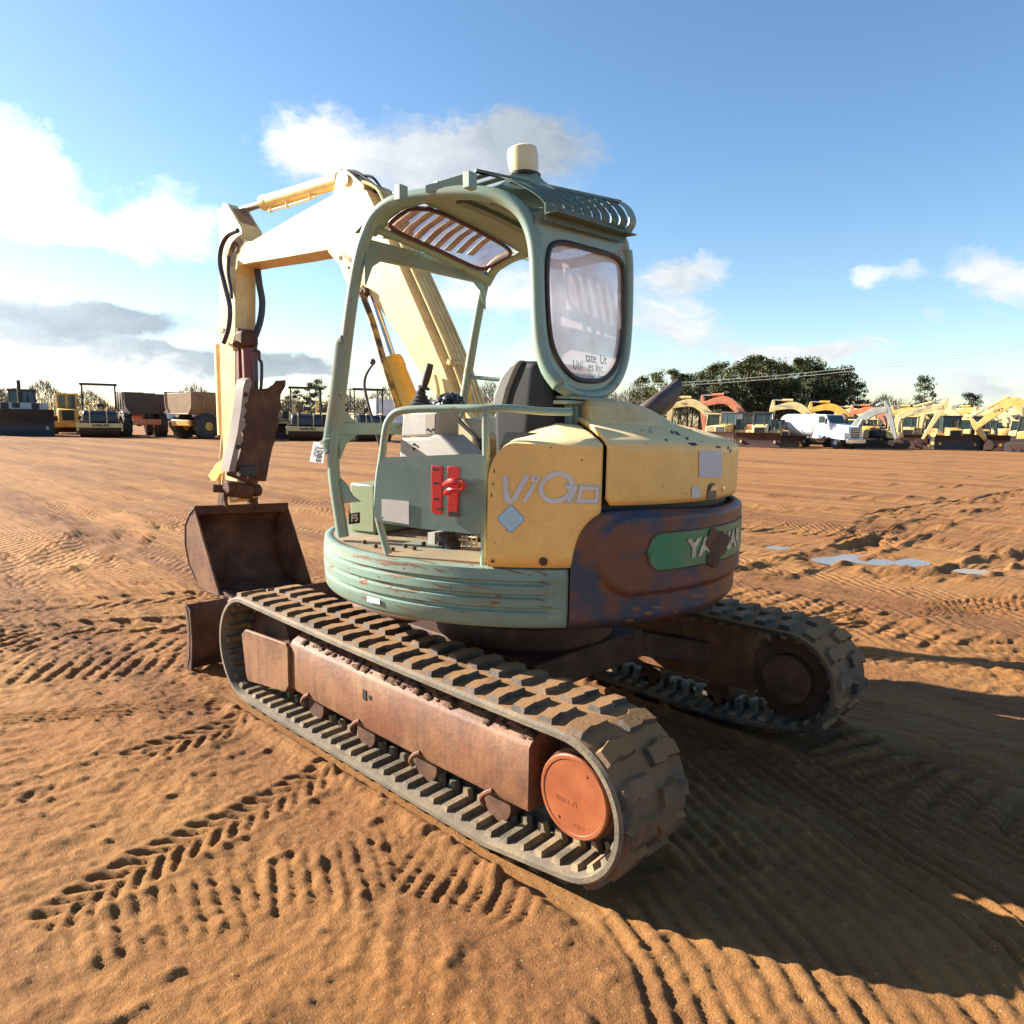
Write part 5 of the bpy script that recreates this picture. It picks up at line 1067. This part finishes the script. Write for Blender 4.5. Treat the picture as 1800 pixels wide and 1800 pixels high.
def roller(label,px,dep,h,word=None,tarp=True):
    r=thing('road_roller',label,'road roller',spot(px,dep),heading(px,h),'road rollers on the far side of the yard')
    mb=MB(); mb.lathe((1.5,-1.3,.62),(0,1,0),[(.3,.05),(.58,.02),(.62,.0),(.62,2.6),(.58,2.58),(.3,2.55)],36); mb.build('drum',Rd,r)
    mb=MB(); mb.box((1.5,1.42,.72),(1.5,.14,.55)); mb.box((1.5,-1.42,.72),(1.5,.14,.55)); mb.box((2.32,0,.86),(.16,3.0,.34)); mb.box((.6,0,.95),(.3,2.8,.5)); mb.box((-.6,0,.85),(2.2,1.8,.45)); f=mb.build('frame',Yk,r,bevel=.03)
    if word: mb=MB(); text_on(mb,word,(2.406,0,.86),(0,1,0),(0,0,1),.24,.01,1.6); mb.build('frame_lettering',Bk,f,angle=0)
    mb=MB(); xz(mb,[(2.1,1.05),(2.05,1.75),(1.7,1.95),(.9,1.95),(.8,1.05)],-1.1,1.1); tp=mb.build('engine_tarpaulin',Nv,r,bevel=.14,seg=3)
    mb=MB()
    for y in (-.65,.45): mb.ribbon([(2.16,y,1.0),(2.10,y,1.80),(1.7,y,2.0),(.9,y,2.0)],.07,(1,0,1),.015)
    mb.build('tie_strap',Yk,tp)
    wheel(r,(-1.6,1.0,.75),.75,.55); wheel(r,(-1.6,-1.0,.75),.75,.55)
    mb=MB(); mb.box((-1.5,0,1.55),(1.5,1.7,.8)); mb.box((-.1,0,1.25),(1.3,2.2,.2)); mb.build('rear_body',Yk,r,bevel=.06)
    mb=MB(); mb.box((-.35,.1,1.9),(.5,.5,.12)); mb.box((-.6,.1,2.2),(.12,.5,.6)); mb.build('seat',Bk,r,bevel=.03)
    mb=MB(); mb.box((.2,.1,1.7),(.3,.5,.7)); mb.lathe((.1,.1,2.1),(-.4,0,1),[(.17,0),(.2,.02),(.17,.04)],16); mb.build('dashboard',Yk,r)
    mb=MB()
    for y in (-1.15,1.15): mb.tube([(.5,y,1.35),(.5,y,2.05),(-.9,y,2.05),(-.9,y,1.35)],.035,8)
    mb.tube([(.5,-1.15,1.9),(.5,1.15,1.9)],.03,8); mb.build('handrail',Yk,r)
    mb=MB()
    for x in (.35,-.95):
        for y in (-1.1,1.1): mb.box((x,y,2.6),(.10,.10,2.6))
    mb.box((-.3,0,3.92),(1.9,2.5,.12)); mb.build('rollover_canopy',Bk,r,bevel=.02)
    for y in (-1.0,1.0):
        mb=MB(); mb.lathe((.55,y,1.62),(1,0,0),[(.08,0),(.1,.04),(.09,.08)],14); mb.build('headlight',Wh,r)
    return r
def dump_truck(label,px,dep,h,col,up=0.,bed=None):
    r=thing('articulated_dump_truck',label,'dump truck',spot(px,dep),heading(px,h),'articulated dump trucks')
    for x in (-2.8,-1.1,3.2):
        for y in (-1.25,1.25): wheel(r,(x,y,.92),.92,.62,hub=Oo if col is Oo else col)
    mb=MB(); mb.box((-1.6,0,1.15),(4.6,.9,.4)); mb.box((3.2,0,1.3),(3.2,1.0,.6)); mb.box((3.9,0,1.75),(1.8,1.9,.9)); mb.box((-3.95,0,1.15),(.2,2.0,.45)); mb.build('chassis',col,r,bevel=.05)
    mb=MB(); c0=[(-4.1,1.9),(-4.3,3.35),(1.2,3.5),(1.9,3.0),(1.0,1.75),(-1.0,1.6)]
    prof=[(-1.1,1.75),(-1.45,2.3),(-1.5,3.4),(-1.42,3.4),(-1.35,2.35),(-1.0,1.85),(1.0,1.85),(1.35,2.35),(1.42,3.4),(1.5,3.4),(1.45,2.3),(1.1,1.75)]
    mb.slab([(-4.2,y,z) for y,z in prof],(5.4,0,0)); mb.slab([(1.2,-1.5,1.9),(1.2,1.5,1.9),(1.2,1.5,3.5),(1.2,-1.5,3.5)],(.12,0,0)); mb.slab([(-4.15,-1.05,1.8),(-4.15,1.05,1.8),(-4.15,1.4,2.4),(-4.15,1.42,3.3),(-4.15,-1.42,3.3),(-4.15,-1.4,2.4)],(.1,0,0))
    for x in (-3.2,-1.8,-.4,.8): mb.box((x,1.5,2.75),(.14,.08,1.3)); mb.box((x,-1.5,2.75),(.14,.08,1.3))
    mb.build('dump_body',bed or Dk,r,bevel=.03)
    cabin(r,2.9,0,1.9,1.5,1.4,1.6,col)
    mb=MB(); mb.tube([(-1.2,1.1,1.2),(.3,1.15,2.1)],.12,10); mb.tube([(-1.2,-1.1,1.2),(.3,-1.15,2.1)],.12,10); mb.build('hoist_cylinder',col,r)
    mb=MB()
    for y in (-.85,.85): mb.box((-4.08,y,1.25),(.05,.3,.14))
    mb.build('tail_light',Oo,r); return r
def wheel_loader(label,px,dep,h,col,cab=True,cat='wheel loader'):
    r=thing('wheel_loader',label,cat,spot(px,dep),heading(px,h))
    for x in (-1.3,1.5):
        for y in (-.95,.95): wheel(r,(x,y,.72),.72,.5)
    mb=MB(); xz(mb,[(-2.5,.75),(-2.5,1.3),(-2.35,2.0),(-.4,2.15),(-.3,.75)],-.72,.72); mb.build('rear_hood',col,r,bevel=.12,seg=3)
    mb=MB(); mb.box((-2.47,0,1.55),(.10,.85,.85)); mb.build('radiator_grille',Bk,r,bevel=.02)
    mb=MB(); mb.box((-2.3,0,.8),(.5,2.2,.45)); mb.box((.9,0,1.0),(1.8,.9,.6)); mb.box((-1.3,.95,1.5),(1.3,.55,.1)); mb.box((-1.3,-.95,1.5),(1.3,.55,.1)); mb.build('bumper',col,r,bevel=.06)
    if cab: cabin(r,.1,0,1.35,1.4,1.45,1.95,col,slope=.1)
    else:
        mb=MB()
        for x in (-.5,.6):
            for y in (-.65,.65): mb.box((x,y,2.1),(.1,.1,1.9))
        mb.box((.05,0,3.05),(1.4,1.5,.1)); mb.build('rollover_frame',col,r,bevel=.02)
        mb=MB(); mb.box((0,0,1.9),(.5,.5,.6)); mb.build('seat',Bk,r,bevel=.05)
    mb=MB()
    for y in (-.5,.5): mb.slab([(.9,y,1.5),(1.3,y,1.9),(2.9,y,.6),(2.7,y,.35)],(0,.12,0))
    mb.build('lift_arm',col,r)
    mb=MB(); pl=[(2.8,.1),(2.6,.5),(2.8,1.1),(3.3,1.2),(2.95,1.0),(2.8,.55),(3.0,.2),(3.7,.1),(3.7,.04)]; mb.slab([(x,-1.25,z) for x,z in pl],(0,2.5,0)); mb.build('bucket',Ru,r)
    return r

# far left
r=parked_dozer('pale grey crawler machine with broad black blade and tall exhaust stack, far left',44,56,-92,lambda: far('parked pale grey',(.42,.43,.42)),Bk,1.28,3.5,1.70,cat='bulldozer')
mb=MB(); mb.tube([(1.0,-.1,1.8),(1.0,-.1,3.55)],.11,12); mb.build('tall_exhaust_stack',Bk,r)
mb=MB(); mb.box((.4,0,1.75),(1.7,2.9,.75)); mb.box((1.26,.55,1.85),(.03,.5,.5)); mb.build('wide_body',lambda: far('parked pale grey',(.42,.43,.42)),r,bevel=.05)
mb=MB()
for y in (-.9,-.3,.75): mb.box((1.27,y,1.9),(.03,.42,.42))
mb.build('body_opening',Bk,r)
wheel_loader('orange yellow wheel loader seen from behind with black radiator grille and glazed cab',121,62,92,Am)
roller('yellow road roller with navy tarpaulin and black canopy, left of the sooty dump truck',178,56,-90,'SAKAI')
dump_truck('dirty dump truck seen from behind with dark sooty body, right of the canopied roller',246,60,98,Oo,bed=lambda: far('sooty brown body',(.055,.038,.03),rough=.6))
def trailer(label,px,dep,h,L=12.,hh=2.7):
    r=thing('box_trailer',label,'trailer',spot(px,dep),heading(px,h),'white trailers in the distance')
    mb=MB(); mb.box((0,0,1.2+hh/2),(L,2.5,hh)); 
    for k in range(int(L/1.2)): 
        for s in (-1,1): mb.box((-L/2+.6+k*1.2,s*1.26,1.2+hh/2),(.06,.03,hh-.1))
    mb.build('trailer_box',Wh,r,bevel=.04); mb=MB(); mb.box((0,0,1.1),(L,1.2,.2)); mb.box((L/2-2,0,.6),(.2,1.6,1.0)); mb.build('trailer_frame',Dk,r)
    for x in (-L/2+1.2,-L/2+2.4):
        for y in (-1,1): wheel(r,(x,y,.5),.5,.4,lug=False,hub=Wh)
    return r
trailer('white box trailer standing between the two dump trucks, far in the distance',318,105,60,10)
trailer('far white trailer, partly hidden behind the brown dump truck',284,112,30,8)
dump_truck('ochre articulated dump truck with big muddy tyre, partly hidden behind the digger arm',398,57,40,Am,bed=lambda: far('brown dump body',(.30,.17,.08),rough=.6))
roller('yellow road roller with navy tarpaulin seen between the digger thumb and the canopy post',538,56,-88,'SAKAI')
wheel_loader('small yellow open framed tractor just behind the roller beside the green canopy post',570,66,85,Yc,cab=False,cat='tractor')
wheel_loader('olive yellow loader partly hidden behind the brown thumb plate',503,60,-100,Yk,cab=False)
r=roller('yellow roller with black canopy and bare engine seen through the green canopy opening',645,57,-75)
trailer('white trailer seen through the digger cab beside the bare engine roller',705,85,20,7)
# right hand rows
PL=((.3,1.8),(1.9,3.5),(3.3,4.15),(5.4,3.75),(5.6,.95))
PL2=((.3,1.8),(1.9,3.7),(3.2,4.4),(5.3,3.9),(5.0,.95))
parked_excavator('cream yellow excavator with folded boom, first of the right hand row beside the exhaust pipe',1262,66,168,Yk,PL,'CAT',Bk,1.0)
parked_excavator('orange red excavator with folded boom at the left end of the right hand row',1318,69,170,Oo,PL2,None,None,1.05)
parked_dozer('yellow dozer with tall green glazed cab in front of the orange excavator',1276,60,-120,Yc)
parked_dozer('yellow dozer with wide dark brown blade, left of the white truck',1334,57,-98,Yk,bw=3.6)
parked_excavator('pale yellow excavator whose boom rises behind the white truck',1440,69,172,Yk,PL,'KOMATSU',Gg,1.0)
parked_excavator('amber excavator whose boom rises right of the white truck cab roof',1503,72,172,Am,PL,None,None,1.0)
parked_dozer('lemon yellow small dozer standing at the left end of the white truck',1362,60,-60,Am,bw=2.6,sc=.8)
# white tank truck
r=thing('tank_truck','white tank truck with bonneted cab facing right among the yellow machines','truck',spot(1424,59),heading(1424,-40)); r.scale=(.88,)*3
mb=MB(); mb.lathe((-3.2,0,1.95),(1,0,0),[(.7,0),(1.0,.1),(1.05,.3),(1.05,3.6),(1.0,3.8),(.7,3.9)],28); mb.build('water_tank',Wh,r)
mb=MB(); mb.box((-.2,0,.95),(6.6,.9,.25)); mb.box((-2.8,0,.85),(.8,2.3,.3)); mb.build('truck_frame',Dk,r)
mb=MB(); xz(mb,[(1.0,1.0),(1.0,2.75),(1.35,2.95),(2.1,2.95),(2.55,2.15),(2.55,1.0)],-1.1,1.1); cb=mb.build('truck_cab',Wh,r,bevel=.08,seg=3)
mb=MB(); mb.slab([(2.16,-.95,2.85),(2.54,-1.0,2.2),(2.54,1.0,2.2),(2.16,.95,2.85)],(.02,0,.01)); mb.build('windscreen',Gl,cb)
for y in (-1.105,1.105): mb=MB(); mb.slab([(1.35,y,2.2),(2.2,y,2.2),(2.0,y,2.8),(1.35,y,2.8)],(0,.01,0)); mb.build('side_window',Gl,cb)
mb=MB(); xz(mb,[(2.5,.75),(2.5,2.15),(3.5,2.05),(4.25,1.85),(4.35,1.6),(4.35,.75)],-.85,.85); hd=mb.build('truck_hood',Wh,r,bevel=.10,seg=3)
mb=MB(); mb.box((4.36,0,1.35),(.04,1.1,.85)); mb.build('grille',Dk,hd)
mb=MB(); 
for k in range(5): mb.box((4.39,0,1.05+.15*k),(.02,1.1,.03))
mb.build('grille_bar',Si,hd)
for y in (-.85,.85):
    mb=MB(); s=1 if y>0 else -1; poly=[(2.9+.75*math.cos(a),.55+.78*math.sin(a)) for a in np.linspace(0,PI,14)]+[(2.1,.55),(2.2,1.5),(4.2,1.45),(4.2,.55)]
    poly=[(4.25,.75),(4.2,1.4),(3.9,1.5),(2.6,1.6),(2.3,.9)]; mb.slab([(x,y,z) for x,z in poly],(0,s*.35,0)); mb.build('front_wing',Wh,r,bevel=.08,seg=3)
    mb=MB(); mb.box((4.28,y*1.15,1.15),(.08,.3,.2)); mb.build('headlight',Si,r,bevel=.03)
    wheel(r,(3.3,y*1.2,.52),.52,.32,lug=False,hub=Wh)
    wheel(r,(-1.6,y*1.15,.52),.52,.5,lug=False,hub=Wh); wheel(r,(-2.8,y*1.15,.52),.52,.5,lug=False,hub=Wh)
mb=MB(); mb.box((4.45,0,.65),(.18,2.4,.35)); mb.build('front_bumper',Si,r,bevel=.04)
mb=MB(); mb.lathe((1.6,-1.25,.85),(1,0,0),[(.3,-.5),(.33,-.45),(.33,.45),(.3,.5)],20); mb.build('fuel_tank',Si,r)
mb=MB(); mb.tube([(.8,-1.0,1.0),(.8,-1.0,3.1)],.08,10); mb.build('exhaust_stack',Si,r)
mb=MB()
for s in (-1,1): mb.box((2.35,s*1.35,2.35),(.1,.25,.5))
mb.build('wing_mirror',Dk,r)
GP=((.3,1.7),(1.6,3.1),(2.8,3.9),(4.0,4.0),(5.0,1.0))
parked_excavator('weathered grey boom excavator with its arm hanging down right of the white truck',1482,60,-14,Gg,GP,None,None,.86,bodycol=Yk)
KP=((.3,1.8),(1.0,3.4),(2.2,4.05),(5.0,4.6),(3.3,1.0))
parked_excavator('pale yellow excavator with the highest boom, its arm folded back and bucket on the sand',1556,60,-6,Yk,KP,'KOMATSU',Gg,.84,hs=(.25,.36,.34,.18))
parked_excavator('red orange excavator mostly hidden behind the grey boom',1570,78,175,Oo,PL,None,None,.98)
parked_dozer('yellow dozer with open yellow cab under the high folded boom',1590,64,-95,Yk,open_cab=True)
parked_dozer('yellow dozer with dark glazed cab and near black blade, right of the folded boom bucket',1664,60,-76,Yc,Dk)
parked_dozer('yellow dozer with dark red brown blade near the right edge',1716,60,-85,Yc,bw=4.0,bh=1.35)
CP=((.3,1.8),(1.0,3.6),(2.1,4.5),(4.3,3.1),(3.9,.95))
parked_excavator('deep yellow excavator cut by the right picture edge, boom bending down to the left',1812,55,176,Yc,((.3,1.9),(1.2,3.9),(2.2,4.2),(4.4,2.1),(3.6,.9)),'CAT',Bk,1.0)
bg=[('first',1640,80,Yc,PL,'yellow excavator boom rising behind the dozer with the dark glazed cab'),('',1700,76,Yk,PL,'cream excavator in the back row left of the dark red brown blade'),('',1742,84,Yc,PL2,'deep yellow excavator in the back row right of the dark red brown blade'),('',1790,78,Yk,PL,'cream excavator in the back row left of the picture edge'),('',1835,86,Yk,PL2,'cream excavator at the very end of the back row'),('',1600,90,Yk,PL,'small cream excavator far behind the folded boom'),('',1672,92,Yc,PL2,'farthest yellow excavator boom behind the dozer with the near black blade'),('',1760,94,Yk,PL,'small far cream excavator between the back row machines at right'),('',1720,98,Yc,PL,'tiny far yellow excavator above the red brown blade'),('',1535,88,Yk,PL,'small cream excavator behind the grey boom')]
for _,px,dp_,c_,ps_,lb in bg: parked_excavator(lb,px,dp_,172,c_,ps_,None,None,1.0)

# ------------------------------------------------------------------ trees and power line
def leafmat(n,c1,c2):
    return mat(n,c1,.7,col2=c2,c2s=.6,spec=.2)
Mn=lambda: leafmat('pine needles',(.060,.078,.026),(.110,.115,.040)); Md=lambda: leafmat('dark evergreen leaves',(.036,.050,.026),(.065,.070,.032)); Mt=lambda: mat('bark',(.12,.085,.06),.9); Mb=lambda: mat('bare twigs',(.20,.155,.125),.9); Mbr=lambda: mat('brown winter brush',(.12,.080,.055),.95,col2=(.17,.125,.085),c2s=.5)
def limb(mb,a,b,r0,r1): mb.tube([a,b],[r0,r1],5,caps=False)
def pine_mesh(seed,h=12.,w=2.6,m=Mn,n=1500,low=.35):
    rg=random.Random(seed); mb=MB(); lean=rg.uniform(-.4,.4)
    mb.tube([(0,0,-.1),(lean*.3,0,h*.4),(lean,0,h*.95)],[.22,.17,.05],8)
    clumps=[]
    for k in range(26):
        f=low+(1-low)*rg.random()**.85; z=h*f; rad_=w*(1.05-((f-low)/(1-low))**2*.75)*rg.uniform(.45,1.); a=rg.uniform(0,2*PI)
        c=Vector((lean*f+rad_*math.cos(a),rad_*math.sin(a),z)); limb(mb,(lean*f,0,z-h*.05),tuple(c),.06,.02); clumps.append((c,rg.uniform(.55,1.15)*w*.36))
    clumps.append((Vector((lean,0,h*.97)),w*.3))
    tr=mb; lf=MB()
    for k in range(n):
        c,s=clumps[rg.randrange(len(clumps))]; d=Vector((rg.gauss(0,1),rg.gauss(0,1),rg.gauss(0,.6))); d=d.normalized()*s*rg.random()**.4; p=c+d
        u=Vector((rg.gauss(0,1),rg.gauss(0,1),rg.gauss(0,1))).normalized(); v=u.orthogonal().normalized(); q=rg.uniform(.10,.24)
        lf.add([p+u*q,p+v*q*.6,p-u*q,p-v*q*.6],[(0,1,2,3)])
    return tr,lf
def bare_mesh(seed,h=9.):
    rg=random.Random(seed); mb=MB()
    def grow(p,d,L,r,k):
        e=p+d*L; mb.tube([p,e],[r,r*.6],5 if k<2 else 3,caps=False)
        if k>=5: return
        for i in range(3 if k<3 else 4):
            q=(d+Vector((rg.gauss(0,.42),rg.gauss(0,.42),rg.gauss(.12,.25)))).normalized(); grow(p+d*L*rg.uniform(.55,1),q,L*rg.uniform(.55,.8),r*.55,k+1)
    grow(Vector((0,0,-.1)),Vector((0,0,1)),h*.30,.16,0); return mb
def make_tree(kind,seed,label,cat,grp,loc,**k):
    r=thing(kind,label,cat,loc,random.uniform(0,6.28),grp)
    if kind=='bare_tree': mb=bare_mesh(seed,**k); mb.build('branches',Mb,r,angle=0,recalc=False)
    else:
        m=k.pop('m',Mn); t,l=pine_mesh(seed,m=m,**k); t.build('trunk',Mt,r,angle=0,recalc=False); l.build('crown',m,r,angle=0,recalc=False)
    return r
G1='pine trees of the wood behind the excavators'; G2='bare winter trees along the horizon'
pines=[make_tree('pine_tree',s,'green pine in the dense wood behind the excavators','tree',G1,spot(1300,112),h=12.5,w=w) for s,w in ((1,2.6),(2,3.0),(3,2.3),(4,2.8))]
darks=[make_tree('evergreen_tree',s,'darker evergreen in the dense wood behind the excavators','tree',G1,spot(1480,110),h=11,w=3.0,m=Md,n=1700,low=.15) for s in (11,12)]
bares=[make_tree('bare_tree',s,'bare twiggy winter tree on the horizon','tree',G2,spot(1180,118),h=10) for s in (21,22,23,24)]
used=set()
def put(src,px,dep,topy,base_h,label=None):
    if src.name not in used: o=src; used.add(src.name)
    else: o=copy_tree(src)
    hy=742+(px-900)*.0166; H=1.66+(hy-topy)*dep/FOC; o.location=spot(px,dep); s=H/base_h; o.scale=(s*random.uniform(.9,1.15),s*random.uniform(.9,1.15),s); o.rotation_euler[2]=random.uniform(0,6.28)
    if label: o['label']=label
    return o
prof=[(1120,662),(1150,655),(1172,650),(1190,658),(1208,655),(1228,650),(1245,644),(1262,640),(1280,642),(1296,634),(1312,633),(1328,630),(1345,636),(1360,641),(1376,643),(1392,634),(1405,633),(1420,640),(1432,650),(1446,652),(1460,656)]
for i,(x,y) in enumerate(prof):
    for j in range(2): put(pines[(i+j)%4],x+random.uniform(-6,6),106+8*j+random.uniform(-2,3),y+random.uniform(0,6)+4*j,12.5)
    if x>1215: put(darks[i%2],x+random.uniform(-8,8),104+random.uniform(-2,2),y+30+random.uniform(-6,12),11)
for x,y in ((1452,656),(1470,652),(1484,663),(1496,680),(1440,668)): put(darks[int(x)%2],x,104,y,11)
put(darks[0],1612,108,668,11,'single dark evergreen standing alone above the folded boom'); put(darks[1],1690,112,694,11,'rounded dark evergreen above the back row of excavators'); put(darks[0],1702,112,699,11,'low dark evergreen beside the rounded evergreen above the back row')
for x,y in ((520,690),(545,676),(562,672),(585,690),(600,695),(508,700)): put(darks[int(x)%2],x,125,y,11,'hazy evergreen beyond the rollers, seen left of the canopy post')['group']='evergreens beyond the rollers'
for x,y in ((8,688),(30,686),(22,700)): put(darks[int(x)%2],x,130,y,11,'distant evergreen behind the pale grey crawler machine at far left')['group']='evergreens at far left'
bl_=[(832,652),(846,648),(862,655),(876,662),(890,670),(818,668),(1062,668),(1078,660),(1090,655),(1104,652),(1116,664),(1130,668),(1142,672),(1160,670),(1175,672),(1196,672),(1100,676),(1505,664),(1514,662),(1524,676),(1538,684),(1552,686),(1575,668),(1586,663),(1596,665),(1604,676),(1630,676),(1646,684),(1750,690),(1764,688),(1780,690),(1796,684),(1560,690),(1724,696),(1660,690),(645,690),(660,684),(684,682),(700,690),(590,690),(620,696),(270,712),(40,700),(60,704),(100,700),(480,700),(12,700)]
for i,(x,y) in enumerate(bl_): put(bares[i%4],x+random.uniform(-3,3),114+random.uniform(-4,6),y,10)
# low brush that reads as one mass along the horizon
mb=MB(); rg=random.Random(5)
for k in range(42000):
    px=rg.uniform(-200,2050); dep=rg.uniform(120,134); p=spot(px,dep); hh=4.6+1.3*math.sin(px*.021)+1.0*math.sin(px*.073+2)+(3.2 if 1040<px<1260 or 800<px<900 else 0)
    z=rg.random()**.8*max(1.2,hh); d=Vector((rg.gauss(0,.5),rg.gauss(0,.5),1)).normalized(); s=rg.uniform(.4,1.1); w_=CRh*rg.uniform(.02,.06)
    q=p+Vector((0,0,z)); mb.add([q-w_,q+w_,q+d*s*1.6],[(0,1,2)])
o=mb.build('brush_thicket',Mbr,angle=0,recalc=False); tag(o,'low brown winter brush running along the whole horizon','brush',kind='stuff')
# power line
pw=thing('power_line','two thin power cables crossing the sky in front of the pine wood','power line',spot(1180,95))
for k in range(2):
    a=at_d(1090,676+5*k,96)-pw.location; b=at_d(1900,592+6*k,60)-pw.location; P=[a.lerp(b,t)-Vector((0,0,1.3*4*t*(1-t)*.6)) for t in np.linspace(0,1,24)]; mb=MB(); mb.tube(P,.022,5); mb.build('cable',Gg,pw)
